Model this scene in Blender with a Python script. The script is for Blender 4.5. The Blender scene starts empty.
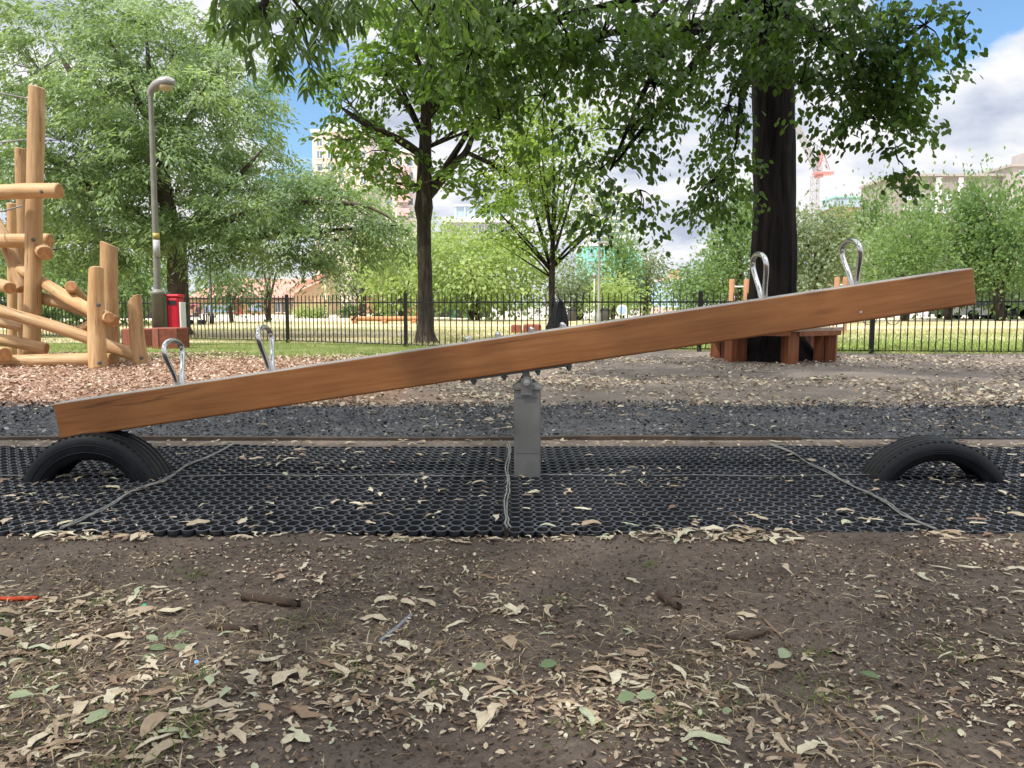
import bpy, bmesh, math, random
import numpy as np
from mathutils import Vector, Matrix

random.seed(7)
rng = np.random.default_rng(11)
PI = math.pi
scene = bpy.context.scene
COL = scene.collection

# ------------------------------------------------------------------ camera
CAM_H, F_PX, PITCH = 0.80, 773.0, math.radians(5.69)
cam_d = bpy.data.cameras.new('camera')
cam_d.sensor_width = 36.0
cam_d.lens = F_PX / 1024 * 36.0
cam_d.clip_start = 0.05
cam_d.clip_end = 3000
cam = bpy.data.objects.new('camera', cam_d)
COL.objects.link(cam)
cam.location = (0, 0, CAM_H)
cam.rotation_euler = (PI / 2 - PITCH, 0, 0)
scene.camera = cam
_c, _s = math.cos(PITCH), math.sin(PITCH)

def P(px, py, Y):
    """world point seen at photo position (px, py) standing Y metres away"""
    a, b = (px - 512) / F_PX, (384 - py) / F_PX
    t = Y / (_c + b * _s)
    return Vector((t * a, Y, CAM_H + t * (b * _c - _s)))

def G(px, py, z=0.0):
    """ground point"""
    a, b = (px - 512) / F_PX, (384 - py) / F_PX
    t = (z - CAM_H) / (b * _c - _s)
    return Vector((t * a, t * (_c + b * _s), z))

def project(x, y, z):
    d = y * _c - (z - CAM_H) * _s
    u = y * _s + (z - CAM_H) * _c
    return 512 + F_PX * x / d, 384 - F_PX * u / d, d

# ------------------------------------------------------------------ numpy noise
_perm = rng.random((256, 256))
def vnoise(x, y):
    x = np.asarray(x, float); y = np.asarray(y, float)
    xi, yi = np.floor(x).astype(int), np.floor(y).astype(int)
    fx, fy = x - xi, y - yi
    fx = fx * fx * (3 - 2 * fx); fy = fy * fy * (3 - 2 * fy)
    a = _perm[xi & 255, yi & 255]; b = _perm[(xi + 1) & 255, yi & 255]
    c = _perm[xi & 255, (yi + 1) & 255]; d = _perm[(xi + 1) & 255, (yi + 1) & 255]
    return (a * (1 - fx) + b * fx) * (1 - fy) + (c * (1 - fx) + d * fx) * fy
def fbm(x, y, o=4):
    s, a, t = 0, 0.5, 0
    for k in range(o):
        s = s + a * vnoise(x * 2 ** k + 17 * k, y * 2 ** k + 31 * k); t += a; a *= 0.5
    return s / t

# ------------------------------------------------------------------ object helpers
def link(o, parent=None):
    COL.objects.link(o)
    if parent is not None:
        o.parent = parent
    return o

def tag(o, label=None, cat=None, group=None, kind=None):
    if label: o['label'] = label
    if cat: o['category'] = cat
    if group: o['group'] = group
    if kind: o['kind'] = kind
    return o

def thing(name, label, cat, loc=(0, 0, 0), rotz=0, group=None):
    o = bpy.data.objects.new(name, None)
    o.empty_display_size = 0.2
    link(o); o.location = loc; o.rotation_euler = (0, 0, rotz)
    return tag(o, label, cat, group)

def copy_tree(o, parent=None):
    c = o.copy(); COL.objects.link(c)
    if parent is not None:
        c.parent = parent
    for ch in list(o.children):
        copy_tree(ch, c)
    return c

class MB:
    def __init__(self):
        self.v, self.f, self.m, self.sm = [], [], [], []
    def add(self, vs, fs, mat=0, smooth=False):
        n = len(self.v)
        self.v.extend([tuple(p) for p in vs])
        for f in fs:
            self.f.append(tuple(i + n for i in f)); self.m.append(mat); self.sm.append(smooth)
    def box(self, c, s, rot=None, mat=0, bevel=0.0):
        bm = bmesh.new()
        bmesh.ops.create_cube(bm, size=1.0)
        for v in bm.verts:
            v.co = Vector((v.co.x * s[0], v.co.y * s[1], v.co.z * s[2]))
        if bevel > 0:
            bmesh.ops.bevel(bm, geom=bm.edges[:], offset=bevel, segments=2, profile=0.5, affect='EDGES')
        R = rot if rot is not None else Matrix.Identity(3)
        c = Vector(c)
        bm.verts.index_update()
        self.add([R @ v.co + c for v in bm.verts], [[v.index for v in f.verts] for f in bm.faces], mat)
        bm.free()
    def tube(self, pts, radii, n=8, caps=True, mat=0, smooth=True, closed=False, wob=0.0):
        pts = [Vector(p) for p in pts]
        if not hasattr(radii, '__len__'):
            radii = [radii] * len(pts)
        N = len(pts)
        T = []
        for i in range(N):
            if closed:
                t = pts[(i + 1) % N] - pts[(i - 1) % N]
            else:
                t = pts[min(i + 1, N - 1)] - pts[max(i - 1, 0)]
            T.append(t.normalized() if t.length > 1e-9 else Vector((0, 0, 1)))
        ref = Vector((0, 0, 1)) if abs(T[0].z) < 0.9 else Vector((1, 0, 0))
        u = (ref - T[0] * ref.dot(T[0])).normalized()
        vs = []
        for i in range(N):
            u = (u - T[i] * u.dot(T[i])).normalized()
            w = T[i].cross(u)
            for k in range(n):
                a = 2 * PI * k / n
                r = radii[i] * (1 + (wob * (random.random() - .5) if wob else 0))
                vs.append(pts[i] + (u * math.cos(a) + w * math.sin(a)) * r)
        fs = []
        for i in range(N if closed else N - 1):
            j = (i + 1) % N
            for k in range(n):
                l = (k + 1) % n
                fs.append((i * n + k, i * n + l, j * n + l, j * n + k))
        self.add(vs, fs, mat, smooth)
        if caps and not closed:
            self.add(vs[:n], [tuple(range(n))[::-1]], mat)
            self.add(vs[-n:], [tuple(range(n))], mat)
    def bar(self, a, b, r, n=4, mat=0):
        self.tube([a, b], [r, r], n, True, mat, False)
    def lathe(self, prof, c=(0, 0, 0), n=16, axis='Z', mat=0, smooth=True, wrap=False):
        vs = []
        c = Vector(c)
        for (r, h) in prof:
            for k in range(n):
                a = 2 * PI * k / n
                if axis == 'Z':
                    vs.append(c + Vector((r * math.cos(a), r * math.sin(a), h)))
                else:
                    vs.append(c + Vector((r * math.cos(a), h, r * math.sin(a))))
        M = len(prof)
        fs = []
        for i in range(M if wrap else M - 1):
            j = (i + 1) % M
            for k in range(n):
                l = (k + 1) % n
                fs.append((i * n + k, i * n + l, j * n + l, j * n + k))
        self.add(vs, fs, mat, smooth)
    def prism(self, poly, y0, y1, mat=0):
        """polygon in XZ extruded along Y"""
        n = len(poly)
        vs = [(p[0], y0, p[1]) for p in poly] + [(p[0], y1, p[1]) for p in poly]
        fs = [tuple(range(n)), tuple(range(n, 2 * n))[::-1]]
        fs += [(i, i + n, (i + 1) % n + n, (i + 1) % n) for i in range(n)]
        self.add(vs, fs, mat)
    def build(self, name, mats, parent=None, loc=None):
        me = bpy.data.meshes.new(name)
        me.from_pydata(self.v, [], self.f)
        if not isinstance(mats, (list, tuple)):
            mats = [mats]
        for m in mats:
            me.materials.append(m)
        me.polygons.foreach_set('material_index', self.m)
        me.polygons.foreach_set('use_smooth', self.sm)
        bm = bmesh.new(); bm.from_mesh(me)
        bmesh.ops.recalc_face_normals(bm, faces=bm.faces[:])
        bm.to_mesh(me); bm.free()
        me.update()
        o = bpy.data.objects.new(name, me)
        link(o, parent)
        if loc is not None:
            o.location = loc
        return o

def np_mesh(name, verts, faces, mat, parent=None, rnd=None, smooth=False):
    """verts (N,3), faces (M,k) of a constant k"""
    me = bpy.data.meshes.new(name)
    verts = np.ascontiguousarray(verts, dtype=np.float32)
    faces = np.ascontiguousarray(faces, dtype=np.int32)
    k = faces.shape[1]
    me.vertices.add(len(verts)); me.vertices.foreach_set('co', verts.ravel())
    me.loops.add(faces.size); me.loops.foreach_set('vertex_index', faces.ravel())
    me.polygons.add(len(faces))
    me.polygons.foreach_set('loop_start', np.arange(0, faces.size, k, dtype=np.int32))
    me.polygons.foreach_set('loop_total', np.full(len(faces), k, dtype=np.int32))
    if smooth:
        me.polygons.foreach_set('use_smooth', np.ones(len(faces), dtype=bool))
    if rnd is not None:
        at = me.attributes.new('rnd', 'FLOAT', 'POINT')
        at.data.foreach_set('value', np.ascontiguousarray(rnd, dtype=np.float32))
    me.update(calc_edges=True)
    me.validate()
    me.materials.append(mat)
    o = bpy.data.objects.new(name, me)
    return link(o, parent)

# ------------------------------------------------------------------ materials
def newmat(name):
    m = bpy.data.materials.new(name); m.use_nodes = True
    nt = m.node_tree; nt.nodes.clear()
    out = nt.nodes.new('ShaderNodeOutputMaterial')
    return m, nt, out

def nd(nt, t, **kw):
    n = nt.nodes.new(t)
    for k, v in kw.items():
        if k in n.inputs.keys():
            n.inputs[k].default_value = v
        else:
            setattr(n, k, v)
    return n

def ramp(nt, fac, stops):
    r = nt.nodes.new('ShaderNodeValToRGB')
    el = r.color_ramp.elements
    while len(el) > 2:
        el.remove(el[-1])
    for i, (p, c) in enumerate(stops):
        e = el[i] if i < 2 else el.new(p)
        e.position = p
        e.color = (c[0], c[1], c[2], 1) if hasattr(c, '__len__') else (c, c, c, 1)
    nt.links.new(fac, r.inputs[0])
    return r.outputs[0]

def mixc(nt, fac, a, b, mode='MIX'):
    n = nt.nodes.new('ShaderNodeMix'); n.data_type = 'RGBA'; n.blend_type = mode
    for sock, v in ((n.inputs[0], fac), (n.inputs[6], a), (n.inputs[7], b)):
        if isinstance(v, (int, float)):
            sock.default_value = v
        elif isinstance(v, (tuple, list)):
            sock.default_value = (v[0], v[1], v[2], 1)
        else:
            nt.links.new(v, sock)
    return n.outputs[2]

def math_n(nt, op, a, b=None, clamp=False):
    n = nt.nodes.new('ShaderNodeMath'); n.operation = op; n.use_clamp = clamp
    for i, v in enumerate((a, b)):
        if v is None: continue
        if isinstance(v, (int, float)): n.inputs[i].default_value = v
        else: nt.links.new(v, n.inputs[i])
    return n.outputs[0]

def coords(nt, which='Object', scale=(1, 1, 1), rot=(0, 0, 0)):
    if which == 'World':
        g = nt.nodes.new('ShaderNodeNewGeometry'); src = g.outputs['Position']
    else:
        tc = nt.nodes.new('ShaderNodeTexCoord'); src = tc.outputs[which]
    mp = nt.nodes.new('ShaderNodeMapping')
    mp.inputs['Scale'].default_value = scale; mp.inputs['Rotation'].default_value = rot
    nt.links.new(src, mp.inputs['Vector'])
    return mp.outputs[0]

def noise(nt, vec, scale, detail=4, rough=0.55, dist=0.0):
    n = nt.nodes.new('ShaderNodeTexNoise')
    n.inputs['Scale'].default_value = scale; n.inputs['Detail'].default_value = detail
    n.inputs['Roughness'].default_value = rough; n.inputs['Distortion'].default_value = dist
    nt.links.new(vec, n.inputs['Vector'])
    return n.outputs['Fac']

def bump(nt, h, strength=0.3, dist=0.01):
    b = nt.nodes.new('ShaderNodeBump')
    b.inputs['Strength'].default_value = strength; b.inputs['Distance'].default_value = dist
    nt.links.new(h, b.inputs['Height'])
    return b.outputs[0]

def principled(nt, out, color, rough=0.6, metal=0.0, normal=None, spec=0.5):
    p = nt.nodes.new('ShaderNodeBsdfPrincipled')
    for sock, v in (('Base Color', color), ('Roughness', rough), ('Metallic', metal), ('Specular IOR Level', spec)):
        s = p.inputs[sock]
        if isinstance(v, (int, float)): s.default_value = v
        elif isinstance(v, (tuple, list)): s.default_value = (v[0], v[1], v[2], 1)
        else: nt.links.new(v, s)
    if normal is not None:
        nt.links.new(normal, p.inputs['Normal'])
    nt.links.new(p.outputs[0], out.inputs[0])
    return p

def simple(name, c, rough=0.6, metal=0.0, var=0.25, scale=8, bmp=0.1, which='Object', spec=0.4):
    m, nt, out = newmat(name)
    v = coords(nt, which)
    n = noise(nt, v, scale, 5, 0.6)
    lo = tuple(x * (1 - var) for x in c); hi = tuple(min(1, x * (1 + var)) for x in c)
    col = ramp(nt, n, [(0.3, lo), (0.7, hi)])
    n2 = noise(nt, v, scale * 6, 4)
    rr = ramp(nt, n, [(0.3, max(0.05, rough - 0.1)), (0.7, min(1, rough + 0.1))])
    principled(nt, out, col, rr, metal, bump(nt, n2, bmp, 0.01) if bmp else None, spec)
    return m

def leaf_mat(name, dark, light, trans=0.4, spec_r=0.45, nscale=0.6, yellow=None, tb=1.5):
    m, nt, out = newmat(name)
    at = nd(nt, 'ShaderNodeAttribute', attribute_name='rnd')
    v = coords(nt, 'World')
    n = noise(nt, v, nscale, 3)
    f = math_n(nt, 'MULTIPLY_ADD', at.outputs['Fac'], 0.6); 
    nn = nt.nodes[-1]; nn.inputs[2].default_value = 0.0
    f2 = math_n(nt, 'ADD', f, math_n(nt, 'MULTIPLY', math_n(nt, 'SUBTRACT', n, 0.3), 0.9), True)
    stops = [(0.1, dark), (0.75, light)]
    if yellow: stops.append((0.97, yellow))
    col = ramp(nt, f2, stops)
    d = nd(nt, 'ShaderNodeBsdfPrincipled'); d.inputs['Roughness'].default_value = spec_r
    d.inputs['Specular IOR Level'].default_value = 0.35
    nt.links.new(col, d.inputs['Base Color'])
    t = nd(nt, 'ShaderNodeBsdfTranslucent')
    tc = mixc(nt, 1.0, col, (tb * 1.1, tb * 1.08, tb * 0.55), 'MULTIPLY')
    nt.links.new(tc, t.inputs['Color'])
    mx = nd(nt, 'ShaderNodeMixShader'); mx.inputs[0].default_value = trans
    nt.links.new(d.outputs[0], mx.inputs[1]); nt.links.new(t.outputs[0], mx.inputs[2])
    nt.links.new(mx.outputs[0], out.inputs[0])
    return m

def flake_mat(name, stops, rough=0.75, trans=0.0):
    m, nt, out = newmat(name)
    at = nd(nt, 'ShaderNodeAttribute', attribute_name='rnd')
    col = ramp(nt, at.outputs['Fac'], stops)
    v = coords(nt, 'World')
    n = noise(nt, v, 90, 3)
    col = mixc(nt, 0.35, col, ramp(nt, n, [(0.3, 0.35), (0.7, 1.0)]), 'MULTIPLY')
    p = principled(nt, out, col, rough, 0, None, 0.25)
    return m

def bark_mat(name, c0, c1, sx=14, sz=1.6, strength=0.9, d=0.03):
    m, nt, out = newmat(name)
    v = coords(nt, 'World', (sx, sx, sz))
    n = noise(nt, v, 1.0, 6, 0.65, 0.6)
    col = ramp(nt, n, [(0.32, c0), (0.68, c1)])
    principled(nt, out, col, 0.9, 0, bump(nt, n, strength, d), 0.15)
    return m

def wood_mat(name, c0, c1, c2, axis='X', rough=0.5, fine=60, dirt=0.0, bs=0.15):
    m, nt, out = newmat(name)
    sc = {'X': (1.2, 14, 14), 'Z': (14, 14, 1.2)}[axis]
    v = coords(nt, 'Object', sc)
    n = noise(nt, v, 1.0, 5, 0.6, 1.2)
    col = ramp(nt, n, [(0.3, c0), (0.52, c1), (0.72, c2)])
    sf = {'X': (5.0, fine * 1.5, fine * 1.5), 'Z': (fine, fine, 2.5)}[axis]
    n2 = noise(nt, coords(nt, 'Object', sf), 1.0, 4, 0.6, 0.4)
    col = mixc(nt, 0.4, col, ramp(nt, n2, [(0.34, 0.56), (0.62, 1.0)]), 'MULTIPLY')
    n3 = noise(nt, coords(nt, 'Object'), 2.3, 3)
    col = mixc(nt, 0.4, col, ramp(nt, n3, [(0.3, 0.72), (0.7, 1.1)]), 'MULTIPLY')
    oi = nt.nodes.new('ShaderNodeObjectInfo')
    col = mixc(nt, 0.8, col, ramp(nt, oi.outputs['Random'], [(0.0, (0.80, 0.80, 0.82)), (0.5, (0.95, 0.97, 1.0)), (1.0, (1.08, 1.04, 0.98))]), 'MULTIPLY') if dirt > .6 else col
    ck = noise(nt, coords(nt, 'Object', {'X': (.9, 26, 26), 'Z': (26, 26, .9)}[axis]), 1.0, 2, .5, .3)
    crack = ramp(nt, ck, [(0.655, 0.0), (0.675, 1.0), (0.69, 1.0), (0.70, 0.0)])
    col = mixc(nt, math_n(nt, 'MULTIPLY', crack, dirt), col, (0.03, 0.018, 0.012))
    vo = nt.nodes.new('ShaderNodeTexVoronoi'); vo.inputs['Scale'].default_value = 1.0
    nt.links.new(coords(nt, 'Object', {'X': (1.6, 7, 7), 'Z': (7, 7, 1.6)}[axis]), vo.inputs['Vector'])
    kn = ramp(nt, vo.outputs['Distance'], [(0.05, 1.0), (0.16, 0.0)])
    col = mixc(nt, math_n(nt, 'MULTIPLY', kn, .55), col, tuple(x * .35 for x in c0))
    principled(nt, out, col, rough, 0, bump(nt, n2, bs, 0.004), 0.35)
    return m

M = {}
M['beam'] = wood_mat('stained_timber', (0.275, 0.105, 0.033), (0.345, 0.140, 0.047), (0.41, 0.18, 0.064), 'X', 0.5, 60, .45)
M['beam_top'] = wood_mat('worn_skylit_timber', (0.34, 0.30, 0.28), (0.46, 0.42, 0.39), (0.54, 0.5, 0.47), 'X', 0.6)  # worn grey top, with the sky's reflection painted into its colour
M['log'] = wood_mat('peeled_log', (0.44, 0.255, 0.115), (0.55, 0.345, 0.17), (0.64, 0.45, 0.26), 'Z', 0.6, 50, .7)
M['log_end'] = simple('log_end', (0.40, 0.20, 0.085), 0.8, 0, 0.35, 18)
M['bench'] = wood_mat('bench_timber', (0.15, 0.048, 0.022), (0.25, 0.085, 0.036), (0.33, 0.135, 0.06), 'Z', 0.6)
M['bench_top'] = wood_mat('bench_top_timber', (0.24, 0.16, 0.10), (0.36, 0.27, 0.2), (0.45, 0.38, 0.3), 'X', 0.6)
M['steel'] = simple('polished_steel', (0.62, 0.62, 0.63), 0.16, 1.0, 0.08, 4, 0.0)
M['galv'] = simple('galvanised_steel', (0.20, 0.20, 0.195), 0.45, 0.45, 0.18, 7, 0.02)
M['galv_dark'] = simple('dull_steel', (0.12, 0.12, 0.125), 0.5, 0.6, 0.2, 15, 0.05)
M['rubber'] = simple('tyre_rubber', (0.008, 0.009, 0.0125), 0.55, 0, 0.5, 9, 0.2, spec=0.3)
M['mat_old'] = simple('mat_rubber', (0.0075, 0.0085, 0.014), 0.5, 0, 0.5, 6, 0.1, 'World', spec=0.45)
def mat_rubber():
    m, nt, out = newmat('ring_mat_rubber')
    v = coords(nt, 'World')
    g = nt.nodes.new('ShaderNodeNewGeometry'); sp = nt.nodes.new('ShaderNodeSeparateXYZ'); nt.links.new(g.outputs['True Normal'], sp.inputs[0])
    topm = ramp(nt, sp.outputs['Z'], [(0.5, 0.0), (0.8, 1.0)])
    sheen_n = noise(nt, v, 5, 5, .65)
    top = ramp(nt, sheen_n, [(0.3, (0.05, 0.054, 0.07)), (0.7, (0.12, 0.127, 0.15))])  # sky sheen on the top faces, painted into the colour
    col = mixc(nt, topm, (0.0035, 0.004, 0.007), top)  # near-black walls: shade inside the holes painted into the colour
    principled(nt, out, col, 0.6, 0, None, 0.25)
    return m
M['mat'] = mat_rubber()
M['cord'] = simple('grey_cord', (0.24, 0.24, 0.235), 0.7, 0, 0.35, 30, 0.3, 'World')
M['edge'] = simple('edging_timber', (0.075, 0.054, 0.042), 0.85, 0, 0.4, 12, 0.3)
M['fence'] = simple('black_paint', (0.012, 0.013, 0.014), 0.4, 0, 0.2, 3, 0.0)
M['lamp'] = simple('lamp_column_paint', (0.21, 0.205, 0.18), 0.55, 0.2, 0.15, 5, 0.05)
M['lamp_head'] = simple('lamp_head', (0.28, 0.27, 0.26), 0.4, 0.2, 0.1, 4, 0.0)
M['lamp_glass'] = simple('lamp_bowl', (0.5, 0.40, 0.26), 0.2, 0, 0.1, 5, 0.0)
M['red'] = simple('red_paint', (0.50, 0.012, 0.03), 0.35, 0, 0.12, 4, 0.0)
M['white'] = simple('white_paint', (0.75, 0.75, 0.76), 0.5, 0, 0.08, 4, 0.0)
M['green_paint'] = simple('green_paint', (0.02, 0.10, 0.075), 0.45, 0, 0.2, 4, 0.0)
M['brickred'] = simple('red_block', (0.24, 0.075, 0.05), 0.85, 0, 0.3, 14, 0.3)
M['hoard_grey'] = simple('pale_notice', (0.42, 0.43, 0.44), .6)
M['yellow'] = simple('yellow_sticker', (0.42, 0.33, 0.08), 0.5)
M['black_bag'] = simple('black_plastic', (0.008, 0.008, 0.009), 0.25, 0, 0.2, 4, 0.0)
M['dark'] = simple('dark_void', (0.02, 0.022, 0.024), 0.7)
M['glass'] = simple('window_glass', (0.10, 0.14, 0.18), 0.1, 0, 0.2, 0.4, 0.0)
M['chipblack'] = flake_mat('rubber_mulch', [(0.0, (0.035, 0.036, 0.041)), (0.5, (0.08, 0.082, 0.091)), (0.9, (0.19, 0.193, 0.205)), (1.0, (0.42, 0.42, 0.41))], 0.7)
M['bark_chip'] = flake_mat('bark_chip', [(0.0, (0.15, 0.09, 0.065)), (0.3, (0.36, 0.235, 0.17)), (0.65, (0.53, 0.38, 0.29)), (1.0, (0.72, 0.60, 0.50))], 0.85)
M['litter'] = flake_mat('dry_leaf', [(0.0, (0.11, 0.068, 0.045)), (0.25, (0.28, 0.19, 0.13)), (0.5, (0.43, 0.33, 0.235)), (0.75, (0.56, 0.47, 0.35)), (0.955, (0.66, 0.60, 0.46)), (0.98, (0.40, 0.44, 0.28)), (1.0, (0.48, 0.51, 0.38))], 0.7)
M['straw'] = flake_mat('straw', [(0.0, (0.14, 0.09, 0.05)), (0.5, (0.34, 0.26, 0.15)), (1.0, (0.55, 0.46, 0.30))], 0.85)
M['crumb'] = flake_mat('soil_crumb', [(0.0, (0.045, 0.032, 0.026)), (0.7, (0.12, 0.088, 0.07)), (1.0, (0.25, 0.18, 0.135))], 0.95)
M['blade'] = leaf_mat('grass_blade', (0.07, 0.13, 0.025), (0.17, 0.24, 0.06), 0.3, 0.6, 2.0)
M['lawn_blade'] = leaf_mat('lawn_blade', (0.13, 0.19, 0.05), (0.30, 0.32, 0.11), 0.3, 0.6, 0.8, (0.5, 0.43, 0.22))
M['dry_blade'] = leaf_mat('dry_blade', (0.34, 0.31, 0.16), (0.66, 0.56, 0.37), 0.3, 0.7, 0.3)
M['stick'] = simple('dead_wood', (0.075, 0.048, 0.034), 0.9, 0, 0.45, 40, 0.5)
M['twig'] = simple('pale_twig', (0.22, 0.15, 0.10), 0.85, 0, 0.35, 60, 0.3)

# ------------------------------------------------------------------ world: Nishita sky with drifting cloud
SUN_AZ, SUN_EL = math.radians(-132), math.radians(56)
world = bpy.data.worlds.new('World'); scene.world = world; world.use_nodes = True
nt = world.node_tree; nt.nodes.clear()
wout = nt.nodes.new('ShaderNodeOutputWorld')
bg = nt.nodes.new('ShaderNodeBackground')
sky = nt.nodes.new('ShaderNodeTexSky'); sky.sky_type = 'NISHITA'; sky.sun_disc = False
sky.sun_elevation = SUN_EL; sky.sun_rotation = SUN_AZ
SKY_S = 0.14
bg.inputs['Strength'].default_value = SKY_S
tc = nt.nodes.new('ShaderNodeTexCoord')
sep = nt.nodes.new('ShaderNodeSeparateXYZ'); nt.links.new(tc.outputs['Generated'], sep.inputs[0])
zz = math_n(nt, 'ADD', math_n(nt, 'MAXIMUM', sep.outputs['Z'], 0.0), 0.22)
cx = math_n(nt, 'DIVIDE', sep.outputs['X'], zz); cy = math_n(nt, 'DIVIDE', sep.outputs['Y'], zz)
cmb = nt.nodes.new('ShaderNodeCombineXYZ')
nt.links.new(cx, cmb.inputs[0]); nt.links.new(cy, cmb.inputs[1]); nt.links.new(math_n(nt, 'MULTIPLY', sep.outputs['Z'], 1.5), cmb.inputs[2])
n1 = noise(nt, cmb.outputs[0], 1.7, 9, 0.55, 0.15)
def lobe(px, py, tight):
    d = (P(px, py, 10) - cam.location).normalized()
    vm = nt.nodes.new('ShaderNodeVectorMath'); vm.operation = 'DOT_PRODUCT'
    nt.links.new(tc.outputs['Generated'], vm.inputs[0]); vm.inputs[1].default_value = d
    return math_n(nt, 'POWER', math_n(nt, 'MAXIMUM', vm.outputs['Value'], 0.0), tight)
hole = math_n(nt, 'ADD', math_n(nt, 'MULTIPLY', lobe(915, 45, 260), 0.34), math_n(nt, 'MULTIPLY', lobe(300, 100, 330), 0.30))
hole = math_n(nt, 'ADD', hole, math_n(nt, 'MULTIPLY', lobe(975, -10, 300), 0.30))
hole = math_n(nt, 'SUBTRACT', hole, math_n(nt, 'MULTIPLY', lobe(995, 120, 200), 0.12))
dens = math_n(nt, 'SUBTRACT', math_n(nt, 'ADD', n1, 0.12), hole)
cmask = ramp(nt, dens, [(0.40, 0.0), (0.50, 1.0)])
n2 = noise(nt, cmb.outputs[0], 2.6, 7, 0.55, 0.2)
K = 1.0 / SKY_S
ccol = ramp(nt, n2, [(0.33, (0.54, 0.60, 0.75)), (0.44, (0.76, 0.81, 0.91)), (0.54, (1.0, 1.0, 1.02))])
edge = ramp(nt, dens, [(0.44, 1.0), (0.56, 0.0)])
ccol = mixc(nt, edge, ccol, (1.02, 1.03, 1.05))
ccol = mixc(nt, 1.0, ccol, (K, K, K), 'MULTIPLY')
skyc = mixc(nt, 1.0, sky.outputs[0], (1.05, 1.3, 1.45), 'MULTIPLY')
allsky = mixc(nt, cmask, skyc, ccol)
# sky gain added above the view to lift foreground light, modelled on overcast law
zen = nt.nodes.new('ShaderNodeMapRange'); nt.links.new(sep.outputs['Z'], zen.inputs[0]); zen.interpolation_type = 'SMOOTHSTEP'
zen.inputs[1].default_value = 0.36; zen.inputs[2].default_value = 0.85; zen.inputs[3].default_value = 1.0; zen.inputs[4].default_value = 2.6
gain = nt.nodes.new('ShaderNodeVectorMath'); gain.operation = 'SCALE'
nt.links.new(allsky, gain.inputs[0]); nt.links.new(zen.outputs[0], gain.inputs['Scale'])
nt.links.new(gain.outputs[0], bg.inputs[0])
nt.links.new(bg.outputs[0], wout.inputs[0])

sun_d = bpy.data.lights.new('sun', 'SUN'); sun_d.energy = 5.0; sun_d.angle = math.radians(3.0)
sun_d.color = (1.0, 0.95, 0.86)
sun = bpy.data.objects.new('sun', sun_d); link(sun)
sdir = Vector((math.sin(SUN_AZ) * math.cos(SUN_EL), math.cos(SUN_AZ) * math.cos(SUN_EL), math.sin(SUN_EL)))
sun.rotation_euler = sdir.to_track_quat('Z', 'Y').to_euler()
sun.location = (10, 10, 30)

scene.view_settings.view_transform = 'Standard'
scene.view_settings.look = 'None'
scene.view_settings.exposure = 0
scene.cycles.max_bounces = 8
scene.cycles.transparent_max_bounces = 8
scene.cycles.use_denoising = True

# ------------------------------------------------------------------ ground sheet
Y_NEAR, Y_JOIN, Y_FAR = G(512, 533).y, G(512, 478).y, G(512, 447).y
Y_EDGE, Y_MUL = G(512, 440).y, G(512, 406.5).y
FENCE_PX = [(-60, 336.5), (40, 337.6), (110, 338.6), (180, 340.2), (288, 342.8), (406, 347.2), (552, 349.6), (699, 351.6), (871, 353.5), (1045, 354.6), (1120, 355)]
FENCE = [G(*p) for p in FENCE_PX]
def fence_y(x):
    return np.interp(x, [p.x for p in FENCE], [p.y for p in FENCE])

def axis(dense0, dense1, step, far0, far1):
    a = list(np.arange(dense0, dense1, step))
    s, v = step, dense1
    while v < far1:
        a.append(v); s *= 1.12; v += s
    a.append(far1)
    s, v = step, dense0
    b = []
    while v > far0:
        s *= 1.12; v -= s; b.append(max(v, far0))
    return np.array(sorted(set(b + a)))
gx = axis(-3.6, 3.6, 0.025, -1200, 1200)
gy = axis(0.9, 4.8, 0.025, -300, 1500)
XX, YY = np.meshgrid(gx, gy)
near = np.clip((9 - YY) / 4, 0, 1) * np.clip((6 - np.abs(XX)) / 2, 0, 1) * (YY > -1)
inmat = ((YY > Y_NEAR - .004) & (YY < Y_FAR + .01)).astype(float)
ZZ = near * ((fbm(XX * 1.3, YY * 1.3, 3) - .5) * .05 * (1 - inmat * .9) + (fbm(XX * 9, YY * 9, 3) - .5) * .016 * (1 - inmat * .7))
ZZ += -0.030 * inmat
def soil_z(x, y):
    n = np.clip((9 - y) / 4, 0, 1) * np.clip((6 - np.abs(x)) / 2, 0, 1) * (y > -1)
    im = ((y > Y_NEAR - .004) & (y < Y_FAR + .01)).astype(float)
    return n * ((fbm(x * 1.3, y * 1.3, 3) - .5) * .05 * (1 - im * .9) + (fbm(x * 9, y * 9, 3) - .5) * .016 * (1 - im * .7)) - .030 * im
# ground stays flat under the surfacing strip behind the edging
flat = (YY > Y_EDGE - .12) & (YY < Y_MUL + .1)
ZZ = np.where(flat, 0, ZZ)
nv = XX.size; W = len(gx)
idx = np.arange(nv).reshape(XX.shape)
gf = np.stack([idx[:-1, :-1].ravel(), idx[:-1, 1:].ravel(), idx[1:, 1:].ravel(), idx[1:, :-1].ravel()], 1)

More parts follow.
